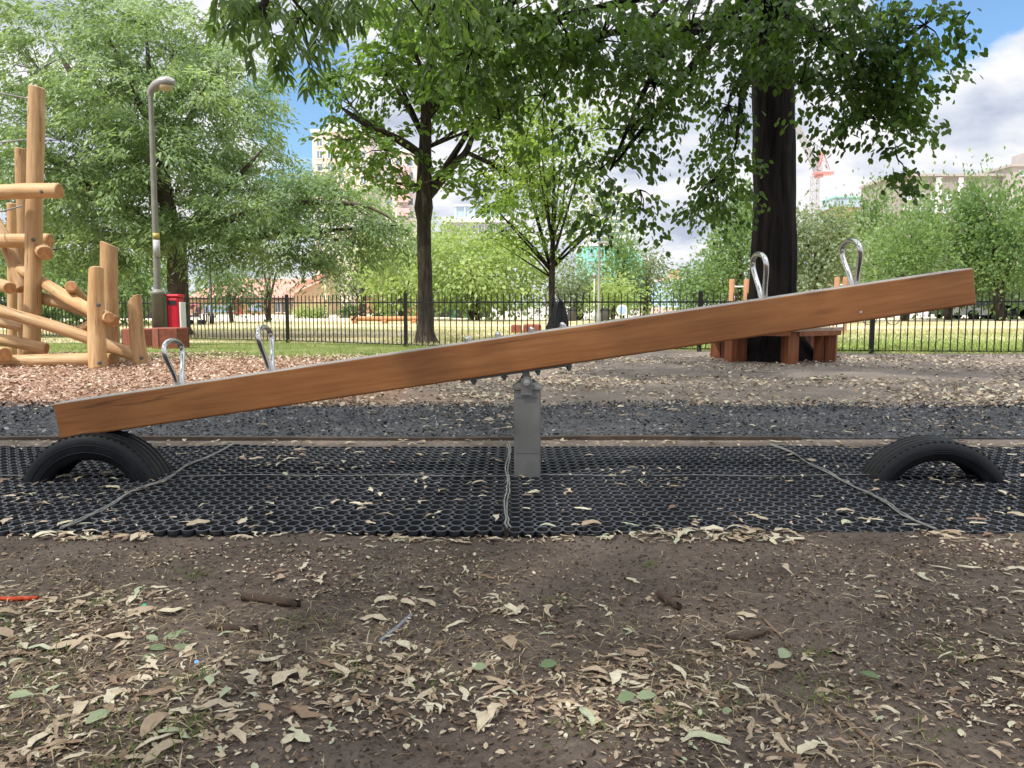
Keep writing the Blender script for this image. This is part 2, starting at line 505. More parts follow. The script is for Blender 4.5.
def ground_mat():
    m, nt, out = newmat('ground')
    v = coords(nt, 'World')
    g = nt.nodes.new('ShaderNodeNewGeometry'); sp = nt.nodes.new('ShaderNodeSeparateXYZ')
    nt.links.new(g.outputs['Position'], sp.inputs[0])
    X, Y = sp.outputs['X'], sp.outputs['Y']
    a = noise(nt, v, 2.2, 6, 0.65); b = noise(nt, v, 38, 5, 0.7); c = noise(nt, v, 160, 3, 0.6)
    soil = ramp(nt, a, [(0.3, (0.093, 0.072, 0.060)), (0.55, (0.146, 0.114, 0.096)), (0.75, (0.212, 0.168, 0.142))])
    soil = mixc(nt, 0.65, soil, ramp(nt, b, [(0.3, 0.45), (0.7, 1.25)]), 'MULTIPLY')
    soil = mixc(nt, 0.4, soil, ramp(nt, c, [(0.35, 0.55), (0.7, 1.3)]), 'MULTIPLY')
    dust = ramp(nt, a, [(0.3, (0.17, 0.142, 0.122)), (0.6, (0.26, 0.218, 0.19)), (0.8, (0.34, 0.29, 0.255))])
    dust = mixc(nt, 0.55, dust, ramp(nt, b, [(0.3, 0.5), (0.7, 1.2)]), 'MULTIPLY')
    e = noise(nt, v, 0.9, 4)
    wob = math_n(nt, 'MULTIPLY', math_n(nt, 'SUBTRACT', e, 0.5), 1.6)
    def step(val, lo, hi):
        mr = nt.nodes.new('ShaderNodeMapRange'); nt.links.new(val, mr.inputs[0])
        mr.inputs[1].default_value = lo; mr.inputs[2].default_value = hi
        mr.interpolation_type = 'SMOOTHSTEP'
        return mr.outputs[0]
    col = mixc(nt, step(Y, Y_EDGE - .3, Y_EDGE), soil, dust)
    # bark surfacing tint on the left
    bark = ramp(nt, b, [(0.3, (0.20, 0.12, 0.08)), (0.7, (0.46, 0.29, 0.20))])
    xb = math_n(nt, 'ADD', X, math_n(nt, 'MULTIPLY', wob, 1.2))
    bm_ = math_n(nt, 'MULTIPLY', step(xb, -0.2, -1.6), step(Y, Y_EDGE, Y_EDGE + .1))
    col = mixc(nt, bm_, col, bark)
    # lawn inside the fence on the left
    lawn = ramp(nt, noise(nt, v, 1.1, 5, 0.7), [(0.3, (0.10, 0.15, 0.035)), (0.55, (0.19, 0.23, 0.075)), (0.75, (0.33, 0.29, 0.14))])
    lawn = mixc(nt, 0.5, lawn, ramp(nt, b, [(0.3, 0.5), (0.7, 1.2)]), 'MULTIPLY')
    yl = math_n(nt, 'ADD', Y, wob)
    lm = math_n(nt, 'MULTIPLY', step(yl, 11.3, 12.6), step(xb, 2.0, -0.5))
    col = mixc(nt, lm, col, lawn)
    # open park beyond the fence
    f1 = noise(nt, coords(nt, 'World', (0.25, 0.8, 1)), 0.35, 5, 0.6)
    dry = ramp(nt, f1, [(0.3, (0.42, 0.36, 0.20)), (0.5, (0.62, 0.52, 0.35)), (0.7, (0.74, 0.64, 0.48))])
    grn = ramp(nt, noise(nt, v, 0.8, 5, .7), [(0.3, (0.20, 0.31, 0.06)), (0.7, (0.36, 0.42, 0.12))])
    gmask = math_n(nt, 'MULTIPLY', step(math_n(nt, 'ADD', Y, math_n(nt, 'MULTIPLY', wob, 4)), 24, 16), step(X, -3, 3))
    fld = mixc(nt, gmask, dry, grn)
    pat = ramp(nt, noise(nt, coords(nt, 'World', (0.12, 0.5, 1)), 0.5, 4), [(0.45, 0.0), (0.62, 0.75)])
    fld = mixc(nt, pat, fld, (0.26, 0.29, 0.10))
    fld = mixc(nt, step(Y, 38, 55), fld, (0.74, 0.64, 0.50))
    fld = mixc(nt, 0.4, fld, ramp(nt, noise(nt, v, 14, 5, .7), [(0.3, 0.55), (0.7, 1.2)]), 'MULTIPLY')
    # the fence line bends: nearer on the right
    mrx = nt.nodes.new('ShaderNodeMapRange'); nt.links.new(X, mrx.inputs[0])
    mrx.inputs[1].default_value = FENCE[4].x; mrx.inputs[2].default_value = FENCE[8].x
    mrx.inputs[3].default_value = FENCE[4].y; mrx.inputs[4].default_value = FENCE[8].y; mrx.clamp = True
    fy = math_n(nt, 'SUBTRACT', Y, mrx.outputs[0])
    col = mixc(nt, step(fy, -0.1, 0.3), col, fld)
    h = math_n(nt, 'ADD', math_n(nt, 'MULTIPLY', b, 0.7), math_n(nt, 'MULTIPLY', c, 0.3))
    principled(nt, out, col, 0.95, 0, bump(nt, h, 0.9, 0.012), 0.15)
    return m
M['ground'] = ground_mat()
ground = np_mesh('ground', np.stack([XX.ravel(), YY.ravel(), ZZ.ravel()], 1), gf, M['ground'], smooth=True)
tag(ground, 'bare brown soil and parched park grass', None, None, 'structure')

# ------------------------------------------------------------------ flakes and leaves
LEAF_T = np.array([[0, 0, 0], [-.38, .28, .07], [-.36, .66, .06], [0, 1, -.06], [.36, .66, .06], [.38, .28, .07]])
LEAF_F = np.array([[0, 5, 4, 3], [0, 3, 2, 1]])
LANCE_T = np.array([[0, 0, 0], [-.42, .30, .06], [-.30, .66, .04], [0, 1, -.10], [.30, .66, .04], [.42, .30, .06]])
QUAD_T = np.array([[0, 0, 0], [-.45, .5, .1], [0, 1, -.05], [.45, .5, .1]])
QUAD_F = np.array([[0, 3, 2, 1]])

def norm(a):
    return a / np.maximum(np.linalg.norm(a, axis=1, keepdims=True), 1e-9)

def leaf_geo(pos, tip, nrm, length, width, T, F):
    t = norm(tip); n = nrm - t * np.sum(nrm * t, 1, keepdims=True); n = norm(n); b = np.cross(t, n)
    N, k = len(pos), len(T)
    L = np.asarray(length).reshape(-1, 1, 1); Wd = np.asarray(width).reshape(-1, 1, 1)
    v = pos[:, None, :] + L * Wd * T[None, :, 0:1] * b[:, None, :] + L * T[None, :, 1:2] * t[:, None, :] + L * T[None, :, 2:3] * n[:, None, :]
    f = (np.arange(N) * k)[:, None, None] + F[None, :, :]
    return v.reshape(-1, 3), f.reshape(-1, F.shape[1]), k

def scatter_flat(name, xy, z, size, aspect, tilt, mat, parent=None, T=LEAF_T, F=LEAF_F, rnd=None, seed=0):
    r = np.random.default_rng(seed)
    N = len(xy)
    a = r.random(N) * 2 * PI
    tip = np.stack([np.cos(a), np.sin(a), r.normal(0, tilt, N)], 1)
    nr = np.stack([r.normal(0, tilt, N), r.normal(0, tilt, N), np.ones(N)], 1)
    L = size[0] + (size[1] - size[0]) * r.random(N) ** 1.6
    Wd = aspect[0] + (aspect[1] - aspect[0]) * r.random(N)
    pos = np.stack([xy[:, 0], xy[:, 1], z + np.abs(r.normal(0, 0.3, N)) * L * tilt], 1)
    v, f, k = leaf_geo(pos, tip, nr, L, Wd, T, F)
    if rnd is None: rnd = r.random(N)
    return np_mesh(name, v, f, mat, parent, np.repeat(rnd, k))

def img_area(n, x0, x1, y0, y1, seed, power=1.0):
    """ground points spread evenly over a patch of ground given by its corners"""
    r = np.random.default_rng(seed)
    Y0, Y1 = G(512, y1).y, G(512, y0).y
    u = r.random(n) ** power
    y = Y0 + (Y1 - Y0) * u
    px = x0 + (x1 - x0) * r.random(n)
    x = (px - 512) / F_PX * (y * _c + CAM_H * _s)
    return np.stack([x, y], 1)

# ------------------------------------------------------------------ rubber mulch strip
xs = np.linspace(-9, 9, 181); ysx = np.linspace(Y_EDGE + .02, Y_MUL, 40)
A, B = np.meshgrid(xs, ysx)
edgew = np.interp(B, [Y_EDGE, Y_EDGE + .15, Y_MUL - .25, Y_MUL], [0, 1, 1, 0])
Z = 0.004 + edgew * (0.008 + 0.014 * fbm(A * 2, B * 2, 3))
B2 = B + (B > Y_MUL - .01) * (fbm(A * 2.2, A * 0 + 3.1, 3) - .5) * .5
ii = np.arange(A.size).reshape(A.shape)
mf = np.stack([ii[:-1, :-1].ravel(), ii[:-1, 1:].ravel(), ii[1:, 1:].ravel(), ii[1:, :-1].ravel()], 1)
def mulch_mat():
    m, nt, out = newmat('mulch_bed')
    v = coords(nt, 'World')
    vo = nt.nodes.new('ShaderNodeTexVoronoi'); vo.inputs['Scale'].default_value = 60; nt.links.new(v, vo.inputs['Vector'])
    col = ramp(nt, vo.outputs['Color'], [(0.1, (0.036, 0.037, 0.042)), (0.9, (0.12, 0.12, 0.13))])
    principled(nt, out, col, 0.85, 0, bump(nt, vo.outputs['Distance'], 1.0, 0.015), 0.3)
    return m
M['mulch'] = mulch_mat()
strip = np_mesh('play_surface', np.stack([A.ravel(), B2.ravel(), Z.ravel()], 1), mf, M['mulch'], smooth=True)
tag(strip, 'strip of dark shredded rubber surfacing', None, None, 'structure')

xy = np.stack([rng.uniform(-6.4, 6.4, 30000), Y_EDGE + .03 + (Y_MUL - Y_EDGE + .1) * rng.random(30000)], 1)
xy[:, 1] += (xy[:, 1] > Y_MUL - .2) * (fbm(xy[:, 0] * 2.2, xy[:, 0] * 0 + 3.1, 3) - .5) * .5
o = scatter_flat('rubber_mulch', xy, 0.018, (0.012, 0.035), (0.4, 1.0), 0.45, M['chipblack'], seed=3)
tag(o, 'dark grey rubber mulch chips in the strip behind the seesaw', 'rubber mulch', None, 'stuff')

# bark chips
n = 52000
xy = np.stack([rng.uniform(-11, 1.2, n), Y_MUL - .1 + (13.6 - Y_MUL) * rng.random(n) ** 1.15], 1)
lim = -0.6 + 2.2 * (fbm(xy[:, 0] * .5 + 9, xy[:, 1] * .5, 3) - .5) * 2
keep = (rng.random(n) < np.clip((lim - xy[:, 0]) / 1.6, 0.0, 1)) & (xy[:, 1] < 11.9 + 1.6 * (fbm(xy[:, 0] * .6, xy[:, 1] * .6, 3)) + np.clip((-4.5 - xy[:, 0]) * .5, 0, 1.0))
o = scatter_flat('bark_chips', xy[keep], 0.012, (0.025, 0.066), (0.35, 0.7), 0.4, M['bark_chip'], seed=4)
tag(o, 'loose pinkish brown bark chips around the log climbing frame', 'bark chips', None, 'stuff')

# ------------------------------------------------------------------ leaf litter
def curl_leaves(name, xy, zf, size, mat, label, seed, rndpow=1.0):
    """dry leaves as curled strips: 5 cross sections of 3 points"""
    r = np.random.default_rng(seed); N = len(xy)
    a = r.random(N) * 2 * PI
    L = size[0] + (size[1] - size[0]) * r.random(N) ** 2.2
    w = L * r.uniform(0.10, 0.38, N) * np.where(r.random(N) < .3, .6, 1)
    bend = r.normal(0, 0.55, N); arch = r.normal(0, 0.13, N); cup = r.normal(0.1, 0.38, N); roll = r.normal(0, 0.22, N)
    s = np.linspace(-.5, .5, 6)
    prof = np.array([.12, .75, 1.0, .92, .6, .06])
    vs = np.zeros((N, 6, 3, 3))
    for i, si in enumerate(s):
        ang = a + bend * si * 2
        cxp = L * (np.sin(bend * si * 2 + 1e-6) / (bend * 2 + 1e-6) if False else si)
        jx = (r.random(N) - .5) * .22 * L
        base = np.stack([xy[:, 0] + cxp * np.cos(a) - (bend * si * si * L * .7 + jx) * np.sin(a), xy[:, 1] + cxp * np.sin(a) + (bend * si * si * L * .7 + jx) * np.cos(a), zf + np.abs(arch) * L * (.25 - si * si) * 2.2 + .003], 1)
        for j, q in enumerate((-1, 0, 1)):
            off = prof[i] * w * q * .5 * (1 + (r.random(N) - .5) * .9)
            lift = np.abs(q) * np.abs(cup) * w * .35 * prof[i] + q * roll * w * .4
            vs[:, i, j, 0] = base[:, 0] - np.sin(ang) * off
            vs[:, i, j, 1] = base[:, 1] + np.cos(ang) * off
            vs[:, i, j, 2] = base[:, 2] + np.maximum(lift, -.002)
    f = []
    for i in range(5):
        for j in range(2):
            f.append([i * 3 + j, i * 3 + j + 1, (i + 1) * 3 + j + 1, (i + 1) * 3 + j])
    f = (np.arange(N) * 18)[:, None, None] + np.array(f)[None]
    rnd = r.random(N) ** rndpow
    o = np_mesh(name, vs.reshape(-1, 3), f.reshape(-1, 4), mat, None, np.repeat(rnd, 18), True)
    return tag(o, label, 'leaf litter', None, 'stuff')

def dens_pick(xy, f, lo, hi, seed):
    r = np.random.default_rng(seed)
    d = fbm(xy[:, 0] * f + 3.3, xy[:, 1] * f + 7.7, 4)
    return xy[r.random(len(xy)) < np.clip((d - lo) / (hi - lo), 0.03, 1)]

pts = [dens_pick(img_area(4600, -40, 1064, 572, 790, 21), 2.2, .46, .70, 1),
       dens_pick(img_area(500, -40, 1064, 536, 570, 22), 2.0, .46, .70, 2)]
for (x0, x1, y0, y1, k) in ((60, 150, 533, 543, 55), (370, 470, 533, 541, 50), (640, 800, 533, 546, 110), (470, 640, 533, 540, 45), (900, 1010, 530, 545, 45),
                            (0, 130, 690, 768, 60), (80, 220, 700, 768, 60), (540, 760, 590, 640, 70), (560, 780, 680, 750, 90), (800, 1000, 640, 720, 90), (180, 300, 655, 690, 30), (0, 60, 620, 680, 25)):
    pts.append(img_area(k, x0, x1, y0, y1, k * 7 + x0))
xy = np.concatenate(pts)
big_xy = np.concatenate([dens_pick(img_area(1250, -40, 1064, 568, 790, 121), 2.2, .43, .68, 91)] + [img_area(k, x0, x1, y0, y1, 500 + k + x0) for (x0, x1, y0, y1, k) in ((60, 150, 533, 541, 60), (360, 470, 533, 540, 45), (640, 810, 533, 545, 110), (470, 640, 533, 539, 40), (900, 1015, 530, 543, 40), (0, 60, 534, 540, 15), (200, 360, 533, 539, 30))])
curl_leaves('leaf_litter', big_xy, soil_z(big_xy[:, 0], big_xy[:, 1]) + .004, (0.028, 0.088), M['litter'], 'larger pale curled leaves lying on the soil and along the mat edge', 131, .55)
curl_leaves('leaf_litter', xy, soil_z(xy[:, 0], xy[:, 1]), (0.009, 0.052), M['litter'], 'curled cream and tan dry leaves strewn over the bare soil', 31, 1.05)
# smaller fragments of broken leaf and bark in front
xy = dens_pick(img_area(20000, -40, 1064, 545, 795, 23), 2.2, .34, .66, 3)
o = scatter_flat('leaf_fragments', xy, soil_z(xy[:, 0], xy[:, 1]) + .003, (0.004, 0.020), (0.35, 0.9), 0.3, M['litter'], seed=33, rnd=np.random.default_rng(3).random(len(xy)) ** 1.7)
tag(o, 'small broken bits of leaf and bark in the soil', 'leaf litter', None, 'stuff')
# on mats
def on_mat(n, seed):
    p = img_area(n, -30, 1054, 449, 531, seed)
    return p
xy = dens_pick(on_mat(1100, 24), 1.3, .36, .62, 4)
xy = np.concatenate([xy, img_area(45, 600, 690, 470, 492, 77), img_area(22, 925, 1024, 448, 470, 78), img_area(14, 240, 300, 455, 462, 79), img_area(14, 925, 985, 462, 486, 80)])
curl_leaves('leaf_litter', xy, 0.012, (0.022, 0.085), M['litter'], 'dry leaves lying on the black rubber ring mats', 41, 0.55)
# strip between mat and edging
xy = img_area(420, -30, 1054, 441.5, 447, 25)
curl_leaves('leaf_litter', xy, 0.006, (0.02, 0.075), M['litter'], 'dry leaves gathered along the timber edging behind the mats', 42, 0.8)
# on the mulch strip and the dirt behind (mostly to the right)
xy = np.concatenate([img_area(1500, 420, 1100, 407, 440, 26), img_area(160, -30, 500, 407, 440, 27)])
xy = dens_pick(xy, 1.2, .35, .7, 5)
curl_leaves('leaf_litter', xy, 0.03, (0.02, 0.075), M['litter'], 'scattered pale leaves on the dark rubber mulch strip', 43, 0.7)
xy = dens_pick(img_area(26000, 300, 1120, 354.5, 409, 28), .9, .28, .66, 6)
o = scatter_flat('leaf_fragments', xy, 0.014, (0.018, 0.068), (0.4, 0.85), 0.34, M['litter'], seed=35, rnd=np.random.default_rng(5).random(len(xy)) ** .6)
tag(o, 'thick scatter of pale fallen leaves under the big dark tree', 'leaf litter', None, 'stuff')

# straw, dead grass, crumbs
xy = dens_pick(img_area(16000, -40, 1064, 556, 795, 51), 1.9, .38, .62, 8)
o = scatter_flat('dead_grass', xy, soil_z(xy[:, 0], xy[:, 1]) + .003, (0.012, 0.075), (0.016, 0.05), 0.16, M['straw'], T=QUAD_T, F=QUAD_F, seed=52)
tag(o, 'wisps of straw and dead grass on the foreground soil', 'dead grass', None, 'stuff')
xy = img_area(16000, -40, 1064, 534, 800, 53)
o = scatter_flat('soil_crumbs', xy, soil_z(xy[:, 0], xy[:, 1]), (0.003, 0.014), (0.7, 1.2), 0.6, M['crumb'], seed=54)
tag(o, 'dark crumbs of loose soil', 'soil', None, 'stuff')

def blades(name, xy, z, h, mat, label, seed, w=0.05, lean=.5):
    r = np.random.default_rng(seed); N = len(xy)
    tip = np.stack([r.normal(0, lean, N), r.normal(0, lean, N), np.ones(N)], 1)
    nr = np.stack([r.normal(0, 1, N), r.normal(0, 1, N), np.zeros(N) + .1], 1)
    L = h[0] + (h[1] - h[0]) * r.random(N)
    pos = np.stack([xy[:, 0], xy[:, 1], np.zeros(N) + z], 1)
    v, f, k = leaf_geo(pos, tip, nr, L, np.full(N, w), QUAD_T, QUAD_F)
    o = np_mesh(name, v, f, mat, None, np.repeat(r.random(N), k))
    return tag(o, label, 'grass', None, 'stuff')

tufts = []
for (px, py, k, rad) in ((195, 577, 60, .05), (15, 630, 70, .10), (40, 690, 60, .09), (65, 735, 60, .08), (120, 740, 90, .10), (190, 690, 50, .05), (190, 740, 60, .05), (140, 765, 50, .07),
                         (350, 685, 40, .05), (300, 625, 40, .05), (820, 690, 90, .07), (645, 565, 30, .03), (580, 740, 40, .05), (960, 655, 60, .07), (680, 720, 50, .06),
                         (100, 610, 30, .07), (560, 600, 25, .05), (725, 690, 30, .05), (930, 735, 30, .05), (60, 660, 50, .06), (435, 690, 25, .05), (820, 655, 30, .05)):
    g = G(px, py)
    tufts.append(np.stack([rng.normal(g.x, rad * .6, k), rng.normal(g.y, rad * .6, k)], 1))
xy = np.concatenate(tufts)
blades('grass_tufts', xy, soil_z(xy[:, 0], xy[:, 1]), (0.012, 0.04), M['blade'], 'thin green sprouts of grass in the soil', 61, .08, .9)
# lawn inside the fence (left)
n = 30000
xy = np.stack([rng.uniform(-14, 1.6, n), rng.uniform(11.0, 19, n)], 1)
k = (xy[:, 1] < fence_y(xy[:, 0]) - .02) & (xy[:, 1] > 11.5 + 1.6 * fbm(xy[:, 0] * .6, xy[:, 1] * .6, 3) + np.clip((-4.5 - xy[:, 0]) * .5, 0, 1.0)) & (rng.random(n) < np.clip((1.6 - xy[:, 0]) / 2.2, 0, 1)) & (rng.random(n) < fbm(xy[:, 0] * 1.1, xy[:, 1] * 1.1, 3) * 1.5)
blades('lawn_grass', xy[k], 0, (0.03, 0.09), M['lawn_blade'], 'worn green lawn in front of the railings', 62, .12, .6)
n = 60000
xy = np.stack([rng.uniform(-3, 19, n), 13 + 14 * rng.random(n) ** 1.5], 1)
k = (xy[:, 1] > fence_y(xy[:, 0]) + .15)
blades('lawn_grass', xy[k], 0, (0.03, 0.10), M['lawn_blade'], 'bright green park grass just beyond the railings', 63, .14, .6)
n = 60000
xy = np.stack([rng.uniform(-26, 26, n), 15 + 26 * rng.random(n) ** 1.3], 1)
k = (xy[:, 1] > fence_y(xy[:, 0]) + .3) & ((xy[:, 0] < 1) | (xy[:, 1] > 22))
blades('park_grass', xy[k], 0, (0.04, 0.12), M['dry_blade'], 'parched straw coloured grass of the open park', 64, .16, .7)
# tufts along the fence foot
xy = np.stack([rng.uniform(-13, 10, 5000), np.zeros(5000)], 1); xy[:, 1] = fence_y(xy[:, 0]) + rng.normal(0, .09, 5000)
blades('fence_grass', xy, 0, (0.04, 0.13), M['lawn_blade'], 'longer grass growing along the foot of the railings', 65, .10, .5)

# ------------------------------------------------------------------ park path
mb = MB()
pa = [Vector((p.x, p.y, 0.008)) for p in FENCE[:7]]
quad = []
for i in range(len(pa) - 1):
    a, b = pa[i], pa[i + 1]
    mb.add([a + Vector((0, .9, 0)), b + Vector((0, .9, 0)), b + Vector((0, 2.0, 0)), a + Vector((0, 2.0, 0))], [(0, 1, 2, 3)])
M['path'] = simple('path_asphalt', (0.36, 0.31, 0.28), 0.9, 0, 0.2, 6, 0.3, 'World')
p = mb.build('path', M['path']); tag(p, 'grey path beyond the railings', None, None, 'structure')

# ------------------------------------------------------------------ ring mats
MX = [-3.12, -1.60, -0.02, 1.50, 3.06]
def make_mat(x0, x1, y0, y1, seed):
    nx = 31; px_ = (x1 - x0) / nx; ny = max(1, int(round((y1 - y0) / px_ / 1.45))); py_ = (y1 - y0) / ny
    c = 0.27
    outer = np.array([[c, 0], [1 - c, 0], [1, c], [1, 1 - c], [1 - c, 1], [c, 1], [0, 1 - c], [0, c]]) 
    ang = np.array([math.atan2(p[1] - .5, p[0] - .5) for p in outer])
    inner = np.stack([.5 + .45 * np.cos(ang), .5 + .45 * np.sin(ang)], 1)
    cell = np.concatenate([outer, inner, inner * 1.0, outer])            # top outer, top inner, bottom inner, bottom outer
    zc = np.concatenate([np.full(8, .022), np.full(8, .0225), np.zeros(8), np.zeros(8)])
    F = []
    for k in range(8):
        l = (k + 1) % 8
        F.append([k, l, 8 + l, 8 + k]); F.append([8 + k, 8 + l, 16 + l, 16 + k])
        F.append([k, 24 + k, 24 + l, l])
    F = np.array(F)
    I, J = np.meshgrid(np.arange(nx), np.arange(ny)); I = I.ravel(); J = J.ravel()
    vx = (x0 + (I[:, None] + cell[None, :, 0]) * px_); vy = (y0 + (J[:, None] + cell[None, :, 1]) * py_)
    r = random.Random(seed)
    und = (fbm(vx * 1.6 + seed * 3.1, vy * 2.2 + seed, 3) - .45) * .045 * np.clip((np.abs(vx - .07) - .1) / .4, 0, 1)
    u = (vx - x0) / (x1 - x0)
    lip = (.009 * np.exp(-((u) / .05) ** 2) + .009 * np.exp(-((1 - u) / .05) ** 2)) * np.clip((np.abs(vx - .07) - .06) / .3, 0, 1)
    rowlip = .004 * np.exp(-((vy - Y_JOIN) / .05) ** 2)
    vz = np.maximum(0.0, und) * .8 + lip * .8 + rowlip + zc[None, :] - .019
    vy = vy + (fbm(vx * 3, vy * 0 + seed, 2) - .5) * .02 
    f = (np.arange(nx * ny) * 32)[:, None, None] + F[None]
    return np.stack([vx.ravel(), vy.ravel(), vz.ravel()], 1), f.reshape(-1, 4)
mat_labels = {
    (0, 0): 'black rubber ring mat in front of the tyre at the low end of the seesaw',
    (0, 1): 'black rubber ring mat behind the tyre at the low end of the seesaw',
    (1, 0): 'black rubber ring mat in the front row, left of the steel post',
    (1, 1): 'black rubber ring mat in the back row, left of the steel post',
    (2, 0): 'black rubber ring mat in the front row, right of the steel post',
    (2, 1): 'black rubber ring mat in the back row, right of the steel post',
    (3, 0): 'black rubber ring mat in front of the tyre under the raised end',
    (3, 1): 'black rubber ring mat behind the tyre under the raised end'}
for i in range(4):
    for j in range(2):
        y0, y1 = (Y_NEAR, Y_JOIN - .004) if j == 0 else (Y_JOIN + .004, Y_FAR)
        v, f = make_mat(MX[i] + .008, MX[i + 1] - .008, y0, y1, i * 2 + j)
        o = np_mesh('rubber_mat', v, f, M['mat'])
        tag(o, mat_labels[(i, j)], 'rubber mat', 'rubber ring mats under the seesaw')
# cords along the seams
def seam(x, label, wob, seed):
    r = random.Random(seed)
    pts1, pts2 = [], []
    nseg = 26
    for k in range(nseg + 1):
        y = Y_NEAR - .01 + (Y_FAR - Y_NEAR + .03) * k / nseg
        dx = wob * math.sin(k * .55 + seed) + r.uniform(-.004, .004)
        z = .018 + .005 * math.sin(k * .8 + seed)
        sp = .003 + .0035 * abs(math.sin(k * .35 + seed))
        pts1.append((x + dx - sp, y, z)); pts2.append((x + dx + sp, y, z + r.uniform(-.004, .004)))
    mb = MB(); mb.tube(pts1, .0035, 6); mb.tube(pts2, .0032, 6)
    o = mb.build('seam_cord', M['cord'])
    tag(o, label, 'cord', 'grey cords along the mat seams')
seam(MX[1], 'frayed grey cord along the mat seam beside the low end tyre', .011, 1)
seam(MX[2], 'pale grey double cord along the mat seam next to the steel post', .006, 2)
seam(MX[3], 'thin grey cord along the mat seam near the raised end tyre', .008, 3)
mb = MB()
pts = [(x, Y_JOIN + .006 * math.sin(x * 5), .013 + .003 * math.sin(x * 9)) for x in np.linspace(-3.0, 3.0, 90)]
mb.tube(pts, .0018, 5)
o = mb.build('joint_cord', M['cord']); tag(o, 'thin pale line of cord along the joint between front and back mats', 'cord')

# timber edging
mb = MB()
xe = np.linspace(-5.2, 1.75, 40)
prof = [(-.018, 0), (-.018, .020), (.018, .022), (.018, 0)]
vs, fs = [], []
for i, x in enumerate(xe):
    w = .010 * math.sin(x * 1.3) + .006 * math.sin(x * 4.1)
    for (py_, pz) in prof:
        vs.append((x, Y_EDGE + py_ + w, pz + (.004 * math.sin(x * 2.2) if pz else -.02)))
for i in range(len(xe) - 1):
    for k in range(3):
        fs.append((i * 4 + k, i * 4 + k + 1, (i + 1) * 4 + k + 1, (i + 1) * 4 + k))
mb.add(vs, fs); mb.add(vs[:4], [(0, 1, 2, 3)]); mb.add(vs[-4:], [(0, 1, 2, 3)])
o = mb.build('timber_edging', M['edge']); tag(o, 'low brown timber edging board between mats and dark mulch', 'edging')

# ------------------------------------------------------------------ tyres
def make_tyre(label, center, rotz, R=.325, ri=.208):
    w = .21
    prof = [(ri, -w * .36), (ri + .012, -w * .44), (ri + .05, -w * .50), (R - .035, -w * .50), (R - .016, -w * .485), (R - .006, -w * .44)]
    g = [-.30, -.10, .10, .30]
    y = -w * .42
    prof.append((R, y))
    for q in g:
        c = q * w
        prof += [(R + .002, c - .006), (R - .009, c - .004), (R - .009, c + .004), (R + .002, c + .006)]
    prof += [(R, w * .42), (R - .006, w * .44), (R - .016, w * .485), (R - .035, w * .50), (ri + .05, w * .50), (ri + .012, w * .44), (ri, w * .36)]
    inner = [(ri + .008, w * .30), (ri + .05, w * .40), (R - .05, w * .42), (R - .022, w * .30), (R - .02, 0), (R - .022, -w * .30), (R - .05, -w * .42), (ri + .05, -w * .40), (ri + .008, -w * .30)]
    mb = MB()
    mb.lathe(prof + inner, (0, 0, 0), 96, 'Y', 0, True, True)
    # sipes across the shoulders
    for k in range(64):
        a = 2 * PI * k / 64
        for s in (-1, 1):
            c = Vector((math.cos(a) * (R - .0005), s * w * .39, math.sin(a) * (R - .0005)))
            rot = Matrix.Rotation(-a, 3, 'Y')
            mb.box(c, (.006, w * .1, .012), rot)
    # raised sidewall rings
    for s in (-1, 1):
        for rr in (R - .045, ri + .04):
            mb.tube([(rr * math.cos(2 * PI * k / 72), s * w * .50, rr * math.sin(2 * PI * k / 72)) for k in range(72)], .0028, 5, closed=True)
    o = mb.build('tyre', M['rubber'])
    o.location = center; o.rotation_euler = (0, 0, rotz)
    return tag(o, label, 'tyre', 'half buried car tyres under the seesaw ends')
YT = G(512, 483).y
make_tyre('half buried black tyre with the lowered end of the seesaw resting on it', (P(97, 440, YT + .1).x, YT + .1, -.106), math.radians(2))
make_tyre('half buried black tyre standing free under the raised end of the seesaw', (P(934, 440, YT + .1).x, YT + .1, -.135), math.radians(-6), .325, .232)

# ------------------------------------------------------------------ seesaw
YP = G(527, 478.5).y + .063           # axis of the post
BW, BH = .145, .168
YB = YP - BW / 2                      # front face of the beam
tl, tr = P(52, 403, YB), P(975, 268, YB); bl, br = P(59.5, 440, YB), P(976, 304, YB)
xax = ((tr - tl) + (br - bl)).normalized()
mid = (tl + tr + bl + br) / 4
ang = math.atan2(xax.z, xax.x)
Lb = ((tr - tl).length + (br - bl).length) / 2
BH = ((tl - bl).length + (tr - br).length) / 2
seesaw = thing('seesaw', 'long orange brown timber seesaw on a grey steel post, left end down on a tyre', 'seesaw', (P(527, 478.5, YP).x, YP, 0))
def seesaw_part(mb, name, mats):
    o = mb.build(name, mats); o.parent = seesaw
    o.matrix_parent_inverse = Matrix.Translation(-Vector(seesaw.location))
    return o
bm = bmesh.new()
bmesh.ops.create_cube(bm, size=1)
for v in bm.verts: v.co = Vector((v.co.x * Lb, v.co.y * BW, v.co.z * BH))
bmesh.ops.subdivide_edges(bm, edges=[e for e in bm.edges if abs(e.verts[0].co.x - e.verts[1].co.x) > 1], cuts=40)
sharp = [e for e in bm.edges if len(e.link_faces) == 2 and e.link_faces[0].normal.angle(e.link_faces[1].normal) > .5]
bmesh.ops.bevel(bm, geom=sharp, offset=.010, segments=3, profile=.5, affect='EDGES')
bm.normal_update()
me = bpy.data.meshes.new('beam')
for f in bm.faces:
    f.smooth = False
    if f.normal.z > .35: f.material_index = 1
bm.to_mesh(me); bm.free()
me.materials.append(M['beam']); me.materials.append(M['beam_top'])
beam = bpy.data.objects.new('beam', me); link(beam, seesaw)
beam.location = mid + Vector((0, BW / 2, 0)) - Vector(seesaw.location)
beam.rotation_euler = (0, -ang, 0)
beam_c = mid + Vector((0, BW / 2, 0))
